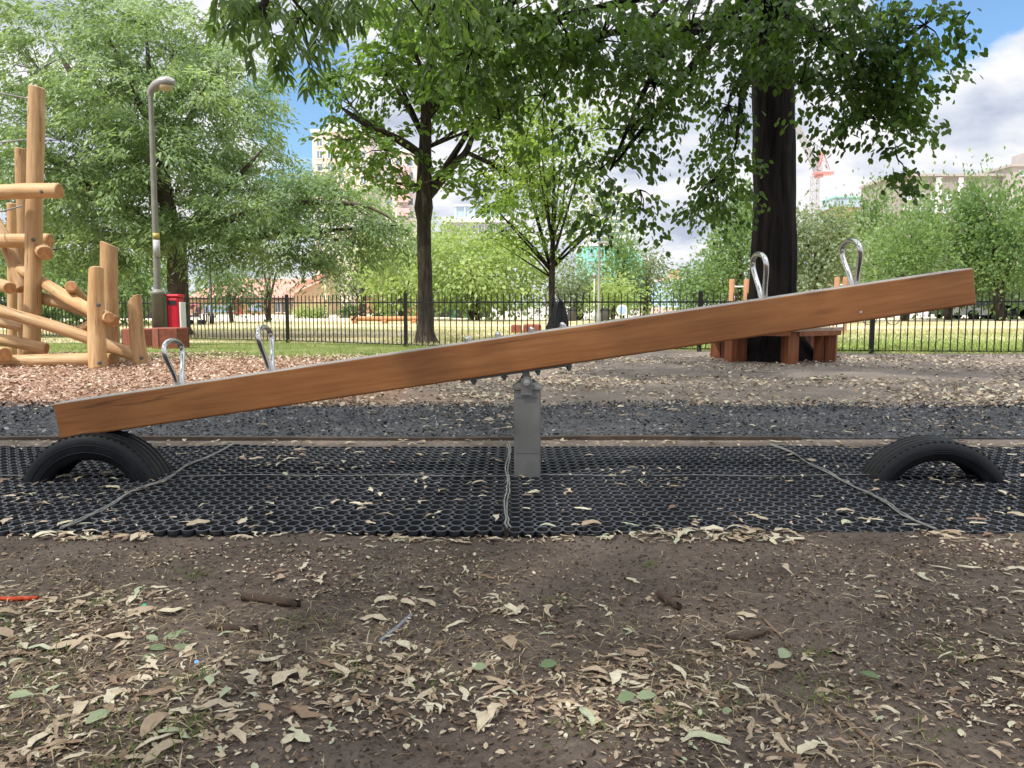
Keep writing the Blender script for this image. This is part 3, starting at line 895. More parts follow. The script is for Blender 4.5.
up = Vector((-math.sin(ang), 0, math.cos(ang))); ex = Vector((math.cos(ang), 0, math.sin(ang))); ey = Vector((0, 1, 0))
def along(px):
    """distance along the beam of a photo column on its top edge"""
    t = (px - 52) / (975 - 52)
    return tl.lerp(tr, t)
# handles
for (px, lab) in ((178, None), (272, None), (760, None), (852, None)):
    b = along(px + (11 if px > 500 else -3)); b = Vector((b.x, YP, b.z))
    top = b.copy()
    H, wt, wb = .205, .098, .028
    pts = []
    ctl = [(-wb, -.02), (-wb, .0), (-.040, .045), (-.072, .095), (-wt + .004, .135), (-wt, .158), (-wt * .90, .182), (-wt * .62, .198), (-wt * .25, .205), (0, .206)]
    ctl = ctl + [(-a, h) for (a, h) in ctl[-2::-1]]
    # smooth the control polygon
    for it in range(2):
        new = [ctl[0]]
        for i in range(len(ctl) - 1):
            a, c2 = ctl[i], ctl[i + 1]
            new.append((a[0] * .75 + c2[0] * .25, a[1] * .75 + c2[1] * .25)); new.append((a[0] * .25 + c2[0] * .75, a[1] * .25 + c2[1] * .75))
        new.append(ctl[-1]); ctl = new
    for (a, h) in ctl:
        pts.append(b + ey * a + up * h)
    mb = MB(); mb.tube(pts, .0115, 14)
    seesaw_part(mb, 'handle', M['steel'])
# post
mb = MB()
x0 = seesaw.location.x; hw = .0625
ztop = P(527, 390, YP - hw).z
mb.box((x0, YP, ztop / 2 - .05), (hw * 2, hw * 2, ztop + .1), None, 0, .007)
for zl in (.12, .38):
    mb.box((x0, YP - hw - .0005, zl), (hw * 1.7, .002, .002), None, 1)
seesaw_part(mb, 'post', [M['galv'], M['galv_dark']])
mb = MB()
e = hw + .007
za, zb_, zc_ = ztop + .0005, ztop + .012, P(527, 379, YP).z
vs = [(x0 - e, YP - e, za), (x0 + e, YP - e, za), (x0 + e, YP + e, za), (x0 - e, YP + e, za),
      (x0 - e, YP - e, zb_), (x0 + e, YP - e, zb_), (x0 + e, YP + e, zb_), (x0 - e, YP + e, zb_),
      (x0 - .03, YP - .03, zc_), (x0 + .03, YP - .03, zc_), (x0 + .03, YP + .03, zc_), (x0 - .03, YP + .03, zc_)]
mb.add(vs, [(3, 2, 1, 0), (0, 1, 5, 4), (1, 2, 6, 5), (2, 3, 7, 6), (3, 0, 4, 7), (4, 5, 9, 8), (5, 6, 10, 9), (6, 7, 11, 10), (7, 4, 8, 11), (8, 9, 10, 11)])
seesaw_part(mb, 'post_cap', M['galv'])
# fork plates, pivot pin
zp = P(526, 382, YP - hw).z
xp = P(526.5, 382, YP - hw - .015).x
for s in (-1, 1):
    yy = YP + s * (hw + .013)
    mb = MB(); r = .027
    zlow = ztop - .022
    poly = [(xp - r, zlow), (xp + r, zlow)] + [(xp + r * math.cos(a), zp + r * math.sin(a)) for a in np.linspace(0, PI, 13)]
    mb.prism(poly, yy - .005, yy + .005)
    seesaw_part(mb, 'fork_plate', M['galv'])
mb = MB()
mb.tube([(xp, YP - hw - .028, zp), (xp, YP + hw + .028, zp)], .011, 12)
mb.lathe([(0.0, -.007), (.0165, -.005), (.0165, .005), (0, .005)], (xp, YP - hw - .0285, zp), 6, 'Y', 0, False)
M['bolt_grey'] = simple('bolt_grey', (0.32, 0.32, 0.33), .45, .2, .15, 20, 0)
seesaw_part(mb, 'pivot_bolt', M['bolt_grey'])
mb = MB()
zbeam = beam_c.z + math.tan(ang) * (xp - beam_c.x) - BH / 2 / math.cos(ang)
R3 = Matrix.Rotation(-ang, 3, 'Y')
mb.box(Vector((xp, YP, (zp + zbeam) / 2 - .004)), (.034, hw * 1.9, abs(zbeam - zp) + .02), R3, 0, .002)
pc = Vector((along(520).x, YP, 0)); pc.z = beam_c.z + math.tan(ang) * (pc.x - beam_c.x) - (BH / 2 + .0045) / math.cos(ang)
mb.box(pc, (.52, BW * .86, .008), R3, 0, .001)
seesaw_part(mb, 'pivot_bracket', M['galv_dark'])
for px in (471, 502, 536.5, 568):
    b = along(px)
    for s in (-1, 1):
        mb = MB()
        yy = YP + s * BW * .25
        c = Vector((b.x, yy, b.z))
        q = [c + up * h for h in (-.004, .003)]
        mb.tube(q, .021, 14, True, 0, False)
        mb.tube([c + up * .003, c + up * .016], .014, 6, True, 0, False)
        mb.tube([c + up * .016, c + up * .022, c + up * .026], [.0105, .009, .003], 8)
        seesaw_part(mb, 'bolt', M['steel'])
        mb = MB()
        c2 = c - up * BH
        mb.tube([c2 - up * .008, c2 - up * .020], .013, 6, True, 0, False)
        mb.tube([c2 - up * .020, c2 - up * .032], .008, 8)
        seesaw_part(mb, 'nut', M['galv_dark'])
# small plug in the face of the beam near the raised end
mb = MB()
q = P(861, 312, YB)
mb.tube([q + Vector((0, -.0015, 0)), q + Vector((0, .01, 0))], .006, 10, True, 0, False)
seesaw_part(mb, 'plug', M['steel'])

# ------------------------------------------------------------------ log climbing frame
frame = thing('climbing_frame', 'climbing frame of crossed peeled tan logs and upright posts on bark chips', 'climbing frame', (P(60, 360, 11).x, 11.0, 0))
def log(name, a, b, r0, r1, parent=frame, crooked=.02, cut=None, bolts=(), mid=None):
    """round timber from a to b; local Z runs along the log so its grain does too"""
    a, b = Vector(a), Vector(b)
    d = b - a; L = d.length
    q = d.to_track_quat('Z', 'X')
    n, S = 18, 14
    rr = random.Random(int(abs(a.x * 991 + b.z * 77) * 10))
    ph = [rr.uniform(0, 6) for _ in range(6)]
    mb = MB(); vs = []
    qi = q.inverted()
    mo = (qi @ (Vector(mid) - (a + b) / 2)) if mid is not None else Vector((0, 0, 0))
    for i in range(S + 1):
        t = i / S; r = r0 + (r1 - r0) * t
        ox = crooked * math.sin(t * PI + ph[0] * .2) * math.sin(ph[1]) + crooked * .3 * math.sin(t * 7 + ph[2])
        oy = crooked * math.sin(t * PI) * math.cos(ph[1])
        w = 4 * t * (1 - t)
        ox += mo.x * w; oy += mo.y * w
        for k in range(n):
            an = 2 * PI * k / n
            rad = r * (1 + .035 * math.sin(an * 2 + ph[3] + t * 2) + .03 * math.sin(an * 3 + ph[4] - t * 5) + .02 * math.sin(t * 19 + ph[5]))
            z = t * L
            if i == S and cut is not None:
                z += (math.cos(an) * cut[0] + math.sin(an) * cut[1]) * r
            vs.append((ox + rad * math.cos(an), oy + rad * math.sin(an), z))
    # rounded edge rings at both ends
    fs = []
    for i in range(S):
        for k in range(n):
            l = (k + 1) % n
            fs.append((i * n + k, i * n + l, (i + 1) * n + l, (i + 1) * n + k))
    mb.add(vs, fs, 0, True)
    def cap(ring, sgn):
        c = sum((Vector(v) for v in ring), Vector()) / n
        r2 = [tuple(c + (Vector(v) - c) * .88 + Vector((0, 0, sgn * .012))) for v in ring]
        base = [tuple(v) for v in ring] + r2
        mb.add(base, [(k, (k + 1) % n, n + (k + 1) % n, n + k) for k in range(n)], 0, False)
        mb.add(r2, [tuple(range(n))], 1, False)
    cap(vs[:n], -1); cap(vs[-n:], 1)
    o = mb.build(name, [M['log'], M['log_end']])
    o.parent = parent
    o.rotation_mode = 'QUATERNION'; o.rotation_quaternion = q
    o.location = a - Vector(parent.location)
    return o
def bolt_on(px, py, Y, parent=frame):
    c = P(px, py, Y)
    mb = MB()
    mb.lathe([(0, -.012), (.016, -.012), (.026, .004), (.026, .02)], c, 12, 'Y', 0, False)
    o = mb.build('bolt', M['galv_dark']); o.parent = parent
    o.matrix_parent_inverse = Matrix.Translation(-Vector(parent.location))
YF = 10.35
def ground_at(px, Y):
    """x on the ground under photo column px at depth Y, sunk a little into the bark"""
    d = Y * _c + CAM_H * _s
    return Vector(((px - 512) / F_PX * d, Y, -.08))
s = F_PX / 11
log('post', ground_at(29.5, 11.2), P(37, 88, 11.2), 8.2 / F_PX * 11.2, 7.4 / F_PX * 11.2, cut=(.10, .05))
log('post', ground_at(98.5, 10.15), P(96, 269, 10.25), 9.0 / F_PX * 10.2, 6.6 / F_PX * 10.2, cut=(.2, .1), crooked=.015)
log('post', ground_at(111, 10.75), P(108, 245, 10.75), 8.2 / F_PX * 10.8, 7.6 / F_PX * 10.8, cut=(.35, .2))
log('post', ground_at(141, 10.55), P(134, 300, 10.6), 7.4 / F_PX * 10.6, 6.2 / F_PX * 10.6, cut=(.75, .2), crooked=.012)
log('post', ground_at(22, 12.2), P(22, 149, 12.2), 5.6 / F_PX * 12, 4.8 / F_PX * 12, crooked=.03)
log('post', ground_at(12, 12.7), P(13, 204, 12.7), 5.0 / F_PX * 12.7, 4.6 / F_PX * 12.7)
log('log', P(-60, 194, 10.85), P(59, 191, 10.85), .105, .108)
log('log', P(-60, 243, 11.5), P(50, 240, 11.5), .10, .105)
log('log', P(45, 253, 10.95), P(28, 243, 12.9), .105, .10)
log('log', P(-10, 214, 11.9), P(22, 290, 11.6), .095, .10, mid=P(10, 250, 11.75))
log('log', P(-40, 361.5, 10.3), P(110, 359.5, 10.45), .09, .083, crooked=.015)
log('log', P(4.5, 354, 10.15), P(-40, 352, 11.4), .095, .10)
log('log', P(-30, 334, 10.85), P(46, 348.5, 10.95), .085, .085)
log('log', P(-40, 299, 10.7), P(135, 354, 10.55), .085, .082, crooked=.035)
log('log', P(-40, 315, 11.6), P(24, 327, 11.6), .085, .080)
log('log', P(20, 268, 11.65), P(113, 322.5, 10.3), .078, .086, crooked=.03)
log('log', P(34, 297, 11.4), P(100, 315, 11.1), .085, .08)
log('log', P(71, 287, 10.75), P(86, 304, 11.8), .078, .078)
log('log', P(9.5, 289, 10.7), P(-40, 275, 11.6), .085, .085)
log('log', P(109, 318, 10.15), P(80, 330, 11.6), .07, .07)
for (px, py, Y) in ((41, 191.5, 10.74), (32.5, 239.5, 11.07), (32.5, 343, 11.06), (99, 363, 10.02), (141, 358, 10.42), (98, 305, 10.1)):
    bolt_on(px, py, Y)
for (a, b) in ((P(-30, 80, 11.1), P(30, 99, 11.2)), (P(-30, 139, 11.1), P(30, 139, 11.2)), (P(-20, 210, 11.2), P(22, 206, 12.1))):
    mb = MB(); m_ = (a + b) / 2 - Vector((0, 0, .05)); mb.tube([a, m_, b], .012, 6)
    o = mb.build('rope', M['cord']); o.parent = frame; o.matrix_parent_inverse = Matrix.Translation(-Vector(frame.location))

# ------------------------------------------------------------------ railings
rail = thing('railings', 'low black metal railings with flat posts running across behind the playground', 'railings', (0, 14, 0))
def add_child(mb, name, mat, root, smooth=None):
    o = mb.build(name, mat); o.parent = root
    o.matrix_parent_inverse = Matrix.Translation(-Vector(root.location))
    return o
RH = 1.06
POSTS = [FENCE[0], FENCE[1], FENCE[3], FENCE[4], FENCE[5], FENCE[6], FENCE[7], FENCE[8], FENCE[9], FENCE[10]]
for i, p in enumerate(POSTS):
    mb = MB(); mb.box((p.x, p.y, (RH + .02) / 2 - .05), (.075, .05, RH + .12), None, 0, .004)
    add_child(mb, 'post', M['fence'], rail)
for i in range(len(POSTS) - 1):
    a, b = POSTS[i], POSTS[i + 1]
    d = (b - a); L = d.length; t = d.normalized()
    rot = Matrix.Rotation(math.atan2(t.y, t.x), 3, 'Z')
    mb = MB()
    for z, hh in ((.05, .022), (RH - .17, .028)):
        mb.box((a + b) / 2 + Vector((0, 0, z)), (L - .05, .012, hh), rot)
    nb = max(6, int(round(L / .118)))
    for k in range(1, nb):
        q = a + d * (k / nb)
        jig = random.uniform(-.004, .004)
        mb.box((q.x, q.y + jig, RH / 2 + .02), (.0155, .0155, RH - .06), rot)
    add_child(mb, 'railing_panel', M['fence'], rail)

# ------------------------------------------------------------------ street lamp
Yl = 15.9
base = ground_at(160, Yl); base.z = 0
lamp = thing('street_lamp', 'tall grey park lamp post with a single bent over head beside the red bin', 'street lamp', base)
mb = MB(); mb.lathe([(.0, 0), (.125, 0), (.125, 1.05), (.135, 1.06), (.135, 1.11), (.10, 1.13), (.075, 1.16)], base, 20)
add_child(mb, 'base_column', M['lamp'], lamp)
top = P(150.5, 92, Yl)
mb = MB(); mb.tube([base + Vector((0, 0, 1.1)), base.lerp(top, .6) + Vector((0, 0, .4)), top], [.066, .055, .046], 14)
h1 = P(154, 86, Yl)
mb.tube([top, top + Vector((.0, 0, .06))], [.046, .05], 12)
add_child(mb, 'pole', M['lamp'], lamp)
mb = MB()
hp = [P(149.5, 96, Yl), P(151, 90.5, Yl), P(155.5, 86, Yl), P(162, 83, Yl), P(169, 81.5, Yl), P(175, 82.5, Yl)]
hr = [.05, .07, .095, .115, .105, .055]
vs_, n = [], 14
mb.tube(hp, hr, n)
hd = add_child(mb, 'lamp_head', M['lamp_head'], lamp)
mb = MB()
c = P(165.5, 86.5, Yl)
mb.add([], [])
rows = []
for i in range(6):
    a = i / 5 * PI / 2
    rows.append((math.cos(a), -math.sin(a)))
vs, fs = [], []
for (r, h) in rows:
    for k in range(16):
        an = 2 * PI * k / 16
        vs.append(c + Vector((r * .15 * math.cos(an) , r * .11 * math.sin(an), h * .11 + .01)))
for i in range(5):
    for k in range(16):
        l = (k + 1) % 16
        fs.append((i * 16 + k, i * 16 + l, (i + 1) * 16 + l, (i + 1) * 16 + k))
mb.add(vs, fs, 0, True)
add_child(mb, 'lamp_bowl', M['lamp_glass'], lamp)
mb = MB()
for (py, hh) in ((236, .055), ):
    c = P(156, py, Yl); mb.lathe([(.064, -hh), (.066, -hh), (.066, hh), (.064, hh)], c, 14)
add_child(mb, 'sticker', M['yellow'], lamp)
mb = MB(); c = P(156.5, 247, Yl); mb.lathe([(.065, -.2), (.067, -.2), (.067, .14), (.065, .14)], c, 14)
add_child(mb, 'notice', M['hoard_grey'], lamp)

# block seats (planters) and bins
def hex_block(px, Y, rad, h, label, rot=0.0):
    g = ground_at(px, Y); g.z = 0
    t = thing('block_seat', label, 'block seat', g, 0, 'red block seats')
    mb = MB(); n = 6
    def ring(r, z): return [(g.x + r * math.cos(rot + 2 * PI * k / n), g.y + r * math.sin(rot + 2 * PI * k / n), z) for k in range(n)]
    rings = [ring(rad, -.03), ring(rad, h - .015), ring(rad - .015, h)]
    vs = sum(rings, [])
    fs = [(i * n + k, i * n + (k + 1) % n, (i + 1) * n + (k + 1) % n, (i + 1) * n + k) for i in range(2) for k in range(n)] + [tuple(range(2 * n, 3 * n))]
    mb.add(vs, fs)
    add_child(mb, 'block', M['brickred'], t)
    for k in range(n):
        a = rot + 2 * PI * k / n
        mb = MB(); mb.box((g.x + (rad + .001) * math.cos(a), g.y + (rad + .001) * math.sin(a), h / 2), (.012, .012, h - .02), Matrix.Rotation(a, 3, 'Z'))
        add_child(mb, 'joint', M['edge'], t)
hex_block(171, 15.1, .335, .40, 'hexagonal brick red block seat in front of the red bin', 0.25)
hex_block(141, 15.5, .33, .37, 'brick red block seat partly behind the slanted end post of the climbing frame', 0.55)
def bin_(px0, px1, pyt, Y, col, name_label, cat, dark_top=True, panel=True):
    x0, x1 = P(px0, 300, Y).x, P(px1, 300, Y).x
    zt = P(170, pyt, Y).z
    t = thing('litter_bin', name_label, cat, ((x0 + x1) / 2, Y, 0))
    w = x1 - x0
    mb = MB(); mb.box(((x0 + x1) / 2, Y, zt / 2 - .05), (w, w * 1.1, zt), None, 0, .05); add_child(mb, 'body', col, t)
    mb = MB(); mb.box(((x0 + x1) / 2, Y, zt - .03), (w + .03, w * 1.1 + .03, .07), None, 0, .03); add_child(mb, 'lid', col if dark_top else M['dark'], t)
    if panel:
        mb = MB(); mb.box(((x0 + x1) / 2, Y - w * .55 - .003, zt - .17), (w * .6, .012, .09), None, 0); add_child(mb, 'slot', M['dark'], t)
        mb = MB(); mb.box((x1 + .022, Y - .02, zt * .60), (.04, w * .9, zt * .5), None, 0, .01); add_child(mb, 'side_panel', M['white'], t)
    return t
bin_(168.5, 181.5, 294.5, 16.1, M['red'], 'tall bright red litter bin with a white side strip behind the block seat', 'bin')
bin_(161.5, 169, 292.5, 16.6, M['green_paint'], 'dark green bin squeezed between the lamp post and the red bin', 'bin', True, False)

# ------------------------------------------------------------------ seat around the big tree
T1 = Vector((P(771.5, 357, 11.75).x, 11.75, 0))
seat = thing('tree_seat', 'hexagonal reddish timber bench built around the trunk of the big dark tree', 'bench', T1)
SR0, SR1, SZ = .58, 1.0, .46
for k in range(6):
    a0, a1 = PI / 2 + k * PI / 3, PI / 2 + (k + 1) * PI / 3
    am = (a0 + a1) / 2; ap = math.cos(PI / 6)
    for j in range(4):
        r0 = SR0 + (SR1 - SR0) * j / 4 + .006; r1 = SR0 + (SR1 - SR0) * (j + 1) / 4 - .006
        q = [(r0, a0), (r1, a0), (r1, a1), (r0, a1)]
        mb = MB()
        lo = [(T1.x + r * math.cos(a), T1.y + r * math.sin(a), SZ) for r, a in q]
        hi = [(x, y, SZ + .045) for x, y, z in lo]
        mb.add(lo + hi, [(3, 2, 1, 0), (4, 5, 6, 7), (0, 1, 5, 4), (1, 2, 6, 5), (2, 3, 7, 6), (3, 0, 4, 7)])
        add_child(mb, 'seat_board', M['bench_top'], seat)
    mb = MB()
    for rr in (SR1 - .03, SR0 + .05):
        A_ = Vector((T1.x + rr * math.cos(a0), T1.y + rr * math.sin(a0), SZ - .034)); B_ = Vector((T1.x + rr * math.cos(a1), T1.y + rr * math.sin(a1), SZ - .034))
        d = (B_ - A_); rot = Matrix.Rotation(math.atan2(d.y, d.x), 3, 'Z')
        mb.box((A_ + B_) / 2, (d.length - .12, .045, .065), rot)
    add_child(mb, 'apron', M['bench'], seat)
    for rr in (SR0 + .10, SR1 - .16):
        for sgn in (0,):
            c = Vector((T1.x + rr * math.cos(a0) - sgn * .10 * math.sin(a0), T1.y + rr * math.sin(a0) + sgn * .10 * math.cos(a0), 0))
            mb = MB(); mb.box((0, 0, 0), (.15, .15, SZ + .09), Matrix.Rotation(a0, 3, 'Z'), 0, .006)
            o = mb.build('leg', M['bench']); o.parent = seat
            o.location = c + Vector((0, 0, SZ / 2 - .05)) - T1

# ------------------------------------------------------------------ trees
def rough_trunk(mb, path, radii, n=28, ridge=.06, freq=9, seed=0, flare=None):
    """trunk with vertical furrows: path of points, radius each"""
    r = random.Random(seed)
    pts = []
    rad = []
    for i in range(len(path) - 1):
        seg = max(2, int((Vector(path[i + 1]) - Vector(path[i])).length / .12))
        seg = min(seg, 14)
        for k in range(seg):
            t = k / seg
            pts.append(Vector(path[i]).lerp(Vector(path[i + 1]), t)); rad.append(radii[i] * (1 - t) + radii[i + 1] * t)
    pts.append(Vector(path[-1])); rad.append(radii[-1])
    vs = []
    for i, (p, R) in enumerate(zip(pts, rad)):
        for k in range(n):
            a = 2 * PI * k / n
            w = float(fbm(np.array([math.cos(a) * freq * .5 + seed]), np.array([math.sin(a) * freq * .5 + p.z * .7]), 3)[0]) - .5
            w2 = float(vnoise(np.array([a * freq * .8 + seed]), np.array([p.z * 1.3]))[0]) - .5
            q = R * (1 + ridge * (w * 2 + w2 * 1.4))
            if flare and p.z < flare:
                q *= 1 + .25 * ((flare - p.z) / flare) ** 2 * (1 + .8 * math.sin(a * 5 + seed))
            vs.append((p.x + q * math.cos(a), p.y + q * math.sin(a), p.z))
    fs = []
    for i in range(len(pts) - 1):
        for k in range(n):
            l = (k + 1) % n
            fs.append((i * n + k, i * n + l, (i + 1) * n + l, (i + 1) * n + k))
    mb.add(vs, fs, 0, True)

def limb(mb, pts, radii, n=7):
    """smoothed branch"""
    pts = [Vector(p) for p in pts]
    out, rad = [], []
    for i in range(len(pts) - 1):
        p0 = pts[max(i - 1, 0)]; p1 = pts[i]; p2 = pts[i + 1]; p3 = pts[min(i + 2, len(pts) - 1)]
        for k in range(5):
            t = k / 5
            out.append(.5 * ((2 * p1) + (-p0 + p2) * t + (2 * p0 - 5 * p1 + 4 * p2 - p3) * t * t + (-p0 + 3 * p1 - 3 * p2 + p3) * t ** 3))
            rad.append(radii[i] * (1 - t) + radii[i + 1] * t)
    out.append(pts[-1]); rad.append(radii[-1])
    mb.tube(out, rad, n, True, 0, True, .12)

def blob_points(blobs, seed, shell=.35):
    """blobs: (px, py, rx_px, ry_px, Y, depth_m, nclumps) -> clump centres and the blob each belongs to"""
    r = np.random.default_rng(seed); C, B = [], []
    for (px, py, rx, ry, Y, dz, n) in blobs:
        c = P(px, py, Y); sc = Y / F_PX
        d = norm(r.normal(0, 1, (n, 3))); q = (shell + (1 - shell) * r.random(n) ** .55)[:, None]
        o = d * q * np.array([rx * sc, dz, ry * sc])
        C.append(np.array(c)[None] + o); B.append(np.repeat(np.array(c)[None], n, 0))
    return np.concatenate(C), np.concatenate(B)

def clump_leaves(C, B, per, rad, flat, droop, size, aspect, seed, T=LEAF_T, F=LEAF_F, upness=.8, hang=.5):
    r = np.random.default_rng(seed); n = len(C)
    off = r.normal(0, 1, (n, per, 3)) * np.array([rad, rad, rad * flat]) * (.6 + .8 * r.random((n, 1, 1)))
    rho = np.linalg.norm(off[:, :, :2], axis=2)
    off[:, :, 2] -= droop * rho ** 2 / max(rad, 1e-6)
    pos = (C[:, None, :] + off).reshape(-1, 3)
    out = norm(C - B + r.normal(0, .15, (n, 3)))
    tip = norm(off.reshape(-1, 3)) + .5 * np.repeat(out, per, 0) + r.normal(0, .5, (n * per, 3))
    tip[:, 2] -= hang
    nr = r.normal(0, .55, (n * per, 3)); nr[:, 2] += upness
    L = size[0] + (size[1] - size[0]) * r.random(n * per)
    A = aspect[0] + (aspect[1] - aspect[0]) * r.random(n * per)
    v, f, k = leaf_geo(pos, tip, nr, L, A, T, F)
    tone = np.repeat(r.random(n) * .55, per) + r.random(n * per) * .45
    return v, f, np.repeat(tone, k)

def spray_leaves(C, B, per, length, lat, droop, size, aspect, seed, T=LEAF_T, F=LEAF_F, hang=.4, down=0.0, upness=.8):
    """leaves set along short drooping shoots that start at every clump centre"""
    r = np.random.default_rng(seed); n = len(C)
    out = C - B; out[:, 2] *= .35
    d = norm(norm(out) + r.normal(0, .55, (n, 3)) * np.array([1, 1, .45]) + np.array([0, 0, -down]))
    ln = length * r.uniform(.55, 1.35, (n, 1))
    sv = r.random((n, per)) ** .8 - .25
    pos = C[:, None, :] + d[:, None, :] * (sv * ln)[:, :, None] + r.normal(0, 1, (n, per, 3)) * lat * np.array([1, 1, .55])
    pos[:, :, 2] -= droop * ln * np.maximum(sv, 0) ** 2
    pos = pos.reshape(-1, 3)
    dd = np.repeat(d, per, 0)
    side = norm(np.cross(dd, np.array([[0, 0, 1.0]]))) * np.where(r.random(n * per) < .5, -1, 1)[:, None]
    tip = dd * .7 + side * r.uniform(.2, 1.1, (n * per, 1)) + r.normal(0, .3, (n * per, 3)); tip[:, 2] -= hang
    nr = r.normal(0, .5, (n * per, 3)); nr[:, 2] += upness
    L = size[0] + (size[1] - size[0]) * r.random(n * per)
    A = aspect[0] + (aspect[1] - aspect[0]) * r.random(n * per)
    v, f, k = leaf_geo(pos, tip, nr, L, A, T, F)
    tone = np.repeat(r.random(n) * .6, per) + r.random(n * per) * .4
    return v, f, np.repeat(tone, k)

def twigs(mb, C, B, r, seed, frac=1.0, sag=.1, n=4):
    rr = random.Random(seed)
    for c, b in zip(C, B):
        if rr.random() > frac: continue
        c, b = Vector(c), Vector(b)
        m_ = (c + b) / 2 + Vector((rr.uniform(-.1, .1), rr.uniform(-.1, .1), sag * rr.random() + .03)) * (c - b).length
        mb.tube([b, m_, c], [r, r * .7, r * .3], n, False)

def crown_obj(parts, mat, root):
    vv, ff, rr, o = [], [], [], 0
    for (v, f, t) in parts:
        vv.append(v); ff.append(f + o); rr.append(t); o += len(v)
    ob = np_mesh('crown', np.concatenate(vv), np.concatenate(ff), mat, None, np.concatenate(rr))
    ob.parent = root; ob.matrix_parent_inverse = Matrix.Translation(-Vector(root.location))
    return ob

def keep_above(C, B, margin=-30):
    """drop clumps of a high crown that would hang into view"""
    px, py, d = project(C[:, 0], C[:, 1], C[:, 2])
    k = (d < .3) | (py < margin) | (px < -160) | (px > 1190)
    return C[k], B[k]

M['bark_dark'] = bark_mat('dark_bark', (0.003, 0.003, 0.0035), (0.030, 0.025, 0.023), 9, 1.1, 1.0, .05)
M['bark_mid'] = bark_mat('grey_brown_bark', (0.022, 0.017, 0.014), (0.095, 0.078, 0.064), 16, 3, .9, .03)
M['bark_pale'] = bark_mat('pale_brown_bark', (0.06, 0.048, 0.038), (0.17, 0.14, 0.115), 12, 3, .9, .03)
M['bark_far'] = bark_mat('far_bark', (0.05, 0.04, 0.03), (0.14, 0.11, 0.09), 5, 1, .6, .05)
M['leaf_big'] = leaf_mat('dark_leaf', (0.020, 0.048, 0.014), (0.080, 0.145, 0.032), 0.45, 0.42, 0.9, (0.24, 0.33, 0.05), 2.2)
M['leaf_mid'] = leaf_mat('mid_leaf', (0.04, 0.085, 0.025), (0.15, 0.235, 0.06), 0.5, 0.45, .7, (0.34, 0.42, 0.08), 2.0)
M['leaf_young'] = leaf_mat('young_leaf', (0.13, 0.23, 0.055), (0.31, 0.42, 0.12), 0.5, 0.45, 1.1, (0.46, 0.52, 0.16), 1.8)
M['leaf_left'] = leaf_mat('pale_leaf', (0.065, 0.125, 0.058), (0.31, 0.42, 0.24), 0.42, 0.38, .55, (0.52, 0.59, 0.40), 1.5)
M['leaf_lance'] = leaf_mat('lance_leaf', (0.05, 0.105, 0.035), (0.14, 0.23, 0.075), 0.45, 0.4, 1.5, (0.27, 0.35, 0.13), 1.8)

# --- the big dark tree with the seat round it
big = thing('lime_tree', 'big tree with a thick almost black trunk and dark hanging foliage, bench round its foot', 'tree', T1)
mb = MB()
tp = [(T1.x - .02, T1.y, -.15), (T1.x, T1.y, .12), P(771, 330, 11.75), P(773, 290, 11.75), P(774, 200, 11.75), P(772.5, 100, 11.75), P(771, 20, 11.75), P(774, -120, 11.75), P(772, -300, 11.9)]
rough_trunk(mb, tp, [.50, .47, .395, .335, .30, .285, .27, .24, .18], 44, .10, 11, 3, .7)
hubs = [(520, 40, 8.2), (620, 70, 8.6), (610, 170, 8.2), (700, 40, 9.2), (735, 150, 9.6), (860, 50, 8.8), (900, 105, 8.2), (470, 40, 7.6), (790, 30, 8.4)]
for i, (px, py, Y) in enumerate(hubs):
    st = Vector(tp[6]).lerp(Vector(tp[7]), (i % 5) / 5)
    en = P(px, py, Y)
    m1 = st.lerp(en, .35) + Vector((0, 0, .9)); m2 = st.lerp(en, .75) + Vector((0, 0, .55))
    limb(mb, [st, m1, m2, en], [.10, .06, .035, .012], 8)
for i in range(9):
    a = 2 * PI * i / 9 + .3
    en = T1 + Vector((5.2 * math.cos(a), 5.0 * math.sin(a), 8.2 + .8 * math.sin(i * 2)))
    st = Vector(tp[7]).lerp(Vector(tp[8]), (i % 4) / 4)
    limb(mb, [st, st.lerp(en, .4) + Vector((0, 0, .7)), en], [.13, .08, .03], 8)
blobs = [(500, 25, 75, 45, 8.0, 1.2, 70), (470, 50, 45, 60, 7.8, .8, 36), (545, 95, 55, 60, 8.2, 1.0, 62), (500, 120, 40, 40, 8.0, .8, 26), (600, 40, 75, 55, 8.6, 1.3, 75), (630, 130, 50, 40, 8.4, .9, 38), (600, 170, 36, 42, 8.2, .7, 34), (640, 190, 24, 34, 8.3, .5, 18), (592, 215, 26, 22, 8.1, .5, 15),
         (655, 85, 50, 40, 8.6, 1.0, 38), (690, 30, 60, 42, 9.2, 1.3, 55), (728, 105, 30, 55, 9.8, .8, 36), (715, 178, 26, 42, 9.8, .6, 27), (738, 190, 20, 30, 10.2, .5, 14), (760, 35, 55, 42, 8.8, 1.0, 52), (820, 40, 55, 42, 8.6, 1.1, 55), (800, 85, 28, 24, 8.6, .6, 16),
         (850, 88, 48, 26, 8.6, .7, 30), (885, 50, 34, 46, 8.4, .7, 32), (905, 110, 30, 22, 8.2, .5, 17), (870, 118, 40, 14, 8.4, .5, 14), (925, 25, 40, 25, 8.2, .6, 20), (970, 12, 20, 26, 8.0, .4, 13), (920, 75, 22, 22, 8.2, .4, 9), (898, 160, 9, 14, 8.2, .12, 4), (893, 182, 5, 10, 8.2, .1, 2), (826, 134, 7, 12, 8.5, .15, 3), (560, 20, 60, 30, 7.4, .8, 30)]
blobs = [(a, b, c, d, e, f, max(2, int(g * (.32 if b > 85 and a < 700 else .66)))) for (a, b, c, d, e, f, g) in blobs]
C, B = blob_points(blobs, 101, .25)
qx, qy, _ = project(C[:, 0], C[:, 1], C[:, 2])
